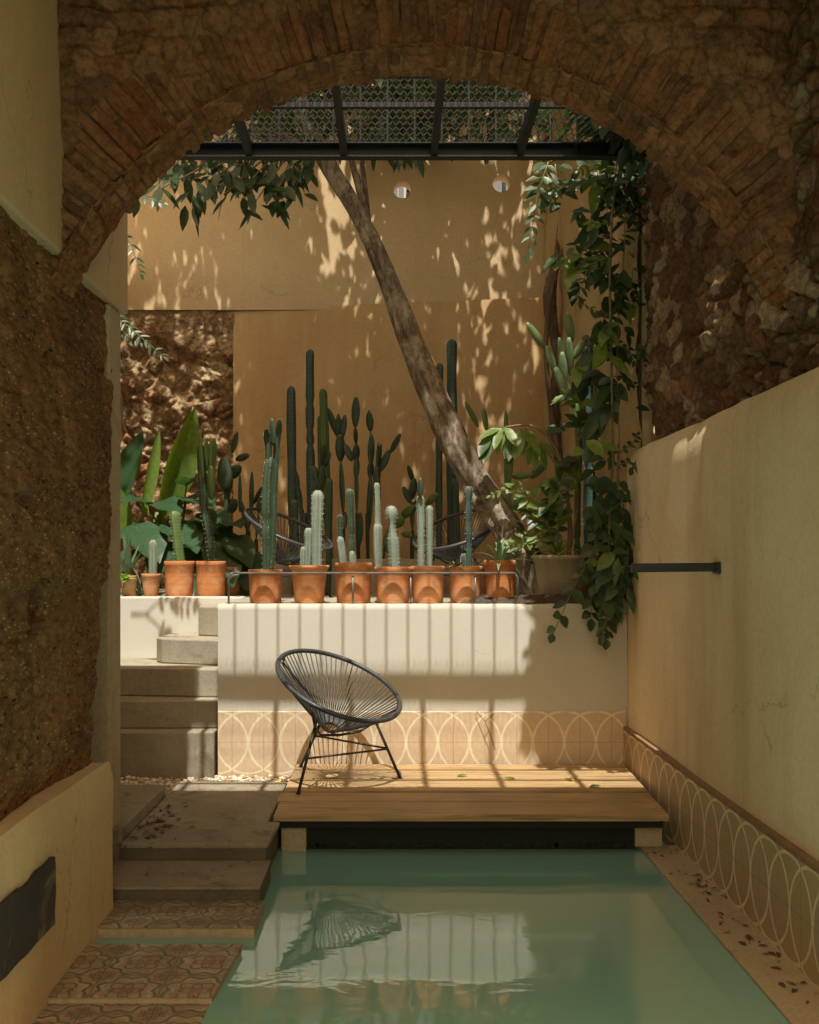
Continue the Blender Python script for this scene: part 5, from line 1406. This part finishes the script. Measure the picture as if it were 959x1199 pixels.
# young broad-leaved tree in the clay planter
t = thing("young_tree", "young tree with arching bare branches and drooping lobed leaves right of the trunk", "tree", (P(664, 0, 6.85).x, 6.85, 1.48))
def px_tube(pix, r0, r1, nm, D=6.8):
    pts = [P(q[0], q[1], D) for q in pix]; sp_ = spline([tuple(p) for p in pts], 5); k = len(sp_)
    MB().tube(sp_, [lerp(r0, r1, i/(k-1)) for i in range(k)], 8).build(nm, M['woody'], t, smooth=True)
px_tube([(666, 660), (667, 610), (662, 565), (655, 535), (640, 510), (620, 498), (592, 500)], .017, .006, "stem")
px_tube([(662, 565), (645, 535), (628, 518)], .010, .006, "stem")
px_tube([(668, 640), (676, 590), (672, 540), (684, 500)], .013, .006, "stem")
yl = random.Random(8)
for (px, py, dx, dy, Lp, n, mat) in [(592, 500, -.4, -.6, 34, 6, 'leaf_bright'), (585, 503, -.8, -.3, 30, 5, 'leaf_bright'), (575, 510, -.3, -1, 38, 4, 'leaf_pinnate'), (612, 502, .1, -1, 40, 5, 'leaf_bright'), (600, 512, -.3, -1, 34, 4, 'leaf_pinnate'), (628, 518, .3, -.8, 34, 4, 'leaf_bright'), (640, 510, .6, .3, 30, 4, 'leaf_pinnate'), (684, 500, .0, .4, 32, 6, 'leaf_pinnate'), (676, 540, -.8, -.1, 34, 5, 'leaf_pinnate'), (655, 560, -.6, -.4, 36, 5, 'leaf_bright'), (668, 600, -.8, 0, 34, 5, 'leaf_bright'), (650, 585, -.7, -.5, 36, 5, 'leaf_pinnate'), (660, 545, .6, -.7, 34, 4, 'leaf_bright'), (680, 470, .1, .2, 28, 6, 'leaf_bright'), (670, 465, -.5, .3, 26, 5, 'leaf_bright')]:
    b = MB(); p = P(px, py, 6.8)
    for k in range(n):
        d = Vector((dx + yl.uniform(-.7, .7), yl.uniform(-.7, .3), dy + yl.uniform(-.5, .4)))
        b.leaf(p + Vector((yl.uniform(-.02, .02), 0, 0)), d, (yl.uniform(-.3, .3), -.7, .7), Lp*6.8/F*yl.uniform(.7, 1.1), Lp*0.36*6.8/F, 0.35, 0.2, 7, 0.5, 0.05)
    b.build("leaf_cluster", M[mat], t, smooth=True)
frond_thing("feather_leaf_plant", "bright sunlit feather-leaved shoots beside the agave", "plant", P(640, 660, 6.75),
    [dict(p=[(650, 640), (630, 590), (602, 572)], n=8, L=24, W=11, mat='leaf_bright'), dict(p=[(648, 640), (625, 625), (592, 640)], n=8, L=20, W=10, mat='leaf_bright'), dict(p=[(655, 630), (650, 585), (662, 548)], n=7, L=24, W=12, mat='leaf_pinnate'), dict(p=[(650, 640), (640, 610), (612, 600)], n=7, L=22, W=11, mat='leaf_pinnate'), dict(p=[(642, 640), (610, 565), (575, 580)], n=9, L=12, W=5, mat='leaf_bright')], 'leaf_bright', 6.75)

# leafy creeper on the bridge's right end: it shades that part of the planter wall
t = thing("bridge_creeper", "leafy creeper tangled over the footbridge railing at the right", "creeper", (1.2, 5.0, 3.6))
b = MB()
for k in range(120):
    c = (r.uniform(1.02, 1.5), r.uniform(4.7, 5.12), r.uniform(3.62, 4.5))
    clump(b, c, 0.13, 22, 0.11, 0.055)
for k in range(30):
    clump(b, (r.uniform(1.1, 1.5), r.uniform(5.2, 5.7), r.uniform(4.15, 4.6)), 0.14, 22, 0.11, 0.055)
b.build("foliage", M['leaf_vine'], t, smooth=True)
MB().tube([(1.25, 5.05, 3.55), (1.2, 5.02, 4.0), (1.3, 4.95, 4.5)], [.015, .012, .006], 6).build("stem", M['woody'], t, smooth=True)

# ------------------------------------------------------------ small things: soil, litter, fallen leaves
def mound(u, v):
    x = lerp(P(540, 0, 6.4).x, 1.46, u); y = lerp(6.345, 6.72, v); p = Vector((x, y, 0))
    return (x, y, 1.2005 + 0.05*math.sin(math.pi*min(1, v*1.4))*sstep(0, .1, u) + 0.018*mn.noise(p*22) + 0.012*mn.noise(p*50))
structure(MB().grid(90, 30, mound).build("soil_mound", M['soil'], smooth=True))
b = MB(); q = random.Random(4)
def bits(n, fx, zz, s0, s1):
    for _ in range(n):
        x, y = fx()
        a = q.uniform(0, 6.28); L = q.uniform(s0, s1)
        b.leaf((x, y, zz + 0.004), (math.cos(a), math.sin(a), q.uniform(0, .3)), (0, 0, 1), L, L*q.uniform(.2, .5), 0.2, 0.3, 3, .45)
def patch(cx, cy, sx, sy): return lambda: (cx + q.gauss(0, sx), cy + q.gauss(0, sy))
bits(30, patch(1.38, 4.45, .035, .16), 0.012, .012, .05)
bits(16, patch(1.36, 3.9, .035, .10), 0.012, .012, .05)
bits(16, patch(1.40, 3.6, .03, .14), 0.012, .012, .05)
bits(10, patch(1.40, 3.1, .03, .1), 0.012, .012, .05)
bits(20, patch(1.33, 4.96, .05, .03), 0.012, .010, .03)
o = b.build("leaf_litter", M['litter']); tag(o, "dark leaf litter scattered along the right pool coping", "leaf litter", kind='stuff')
b = MB()
bits(60, patch(-1.19, 4.95, .04, .24), 0.179, .02, .06)
bits(14, patch(-1.12, 4.85, .05, .12), 0.179, .03, .08)
bits(26, patch(-.95, 4.75, .2, .14), 0.179, .008, .03)
bits(16, patch(-.9, 4.38, .2, .08), 0.101, .008, .03)
bits(20, patch(-.8, 5.4, .15, .25), 0.179, .006, .02)
o = b.build("leaf_litter", M['litter']); tag(o, "crumbs of dark leaf litter on the concrete path and upper pool step", "leaf litter", kind='stuff')
for nm, lab, px, py, a, mat in [("fallen_leaf", "small green fallen leaf near the middle of the sunlit deck", 535, 910, .4, 'leaf_bright'), ("fallen_leaf", "long yellow fallen leaf on the deck towards the right", 672, 915, 2.2, 'yellow_leaf'), ("fallen_leaf", "dark green fallen leaf at the sunlit deck's right shade edge", 690, 922, .2, 'leaf_pinnate'), ("fallen_leaf", "yellow fallen leaf on the gravel left of the chair", 326, 917, 1.0, 'yellow_leaf'), ("fallen_leaf", "pale curled leaf on the deck between the chair and yellow leaf", 604, 913, 2.9, 'leaf_bright')]:
    zz = 0.200 if px > 340 else 0.128
    D = F*(EYE - zz)/(py - VY); p = P(px, py, D)
    bb = MB(); bb.leaf(p + Vector((0, 0, .003)), (math.cos(a), math.sin(a), .1), (0, 0, 1), .075, .032, 0.1, 0.5, 5, .45, .05)
    tag(bb.build(nm, M[mat], loc=tuple(p)), lab, "leaf", "fallen leaves")
# a thin twig caught on the tiles
t = tag(MB().tube([P(558, 833, 6.27), P(568, 845, 6.24), P(578, 836, 6.26)], 0.0028, 5).tube([P(568, 845, 6.24), P(574, 860, 6.24), P(580, 878, 6.26)], 0.0026, 5).build("dry_twig", M['woody'], loc=tuple(P(568, 845, 6.24))), "thin dry twig hooked in front of the circle tiles right of the chair", "twig")

for o in bpy.data.objects:
    for k in ('_w', '_top', '_x'):
        if k in o: del o[k]
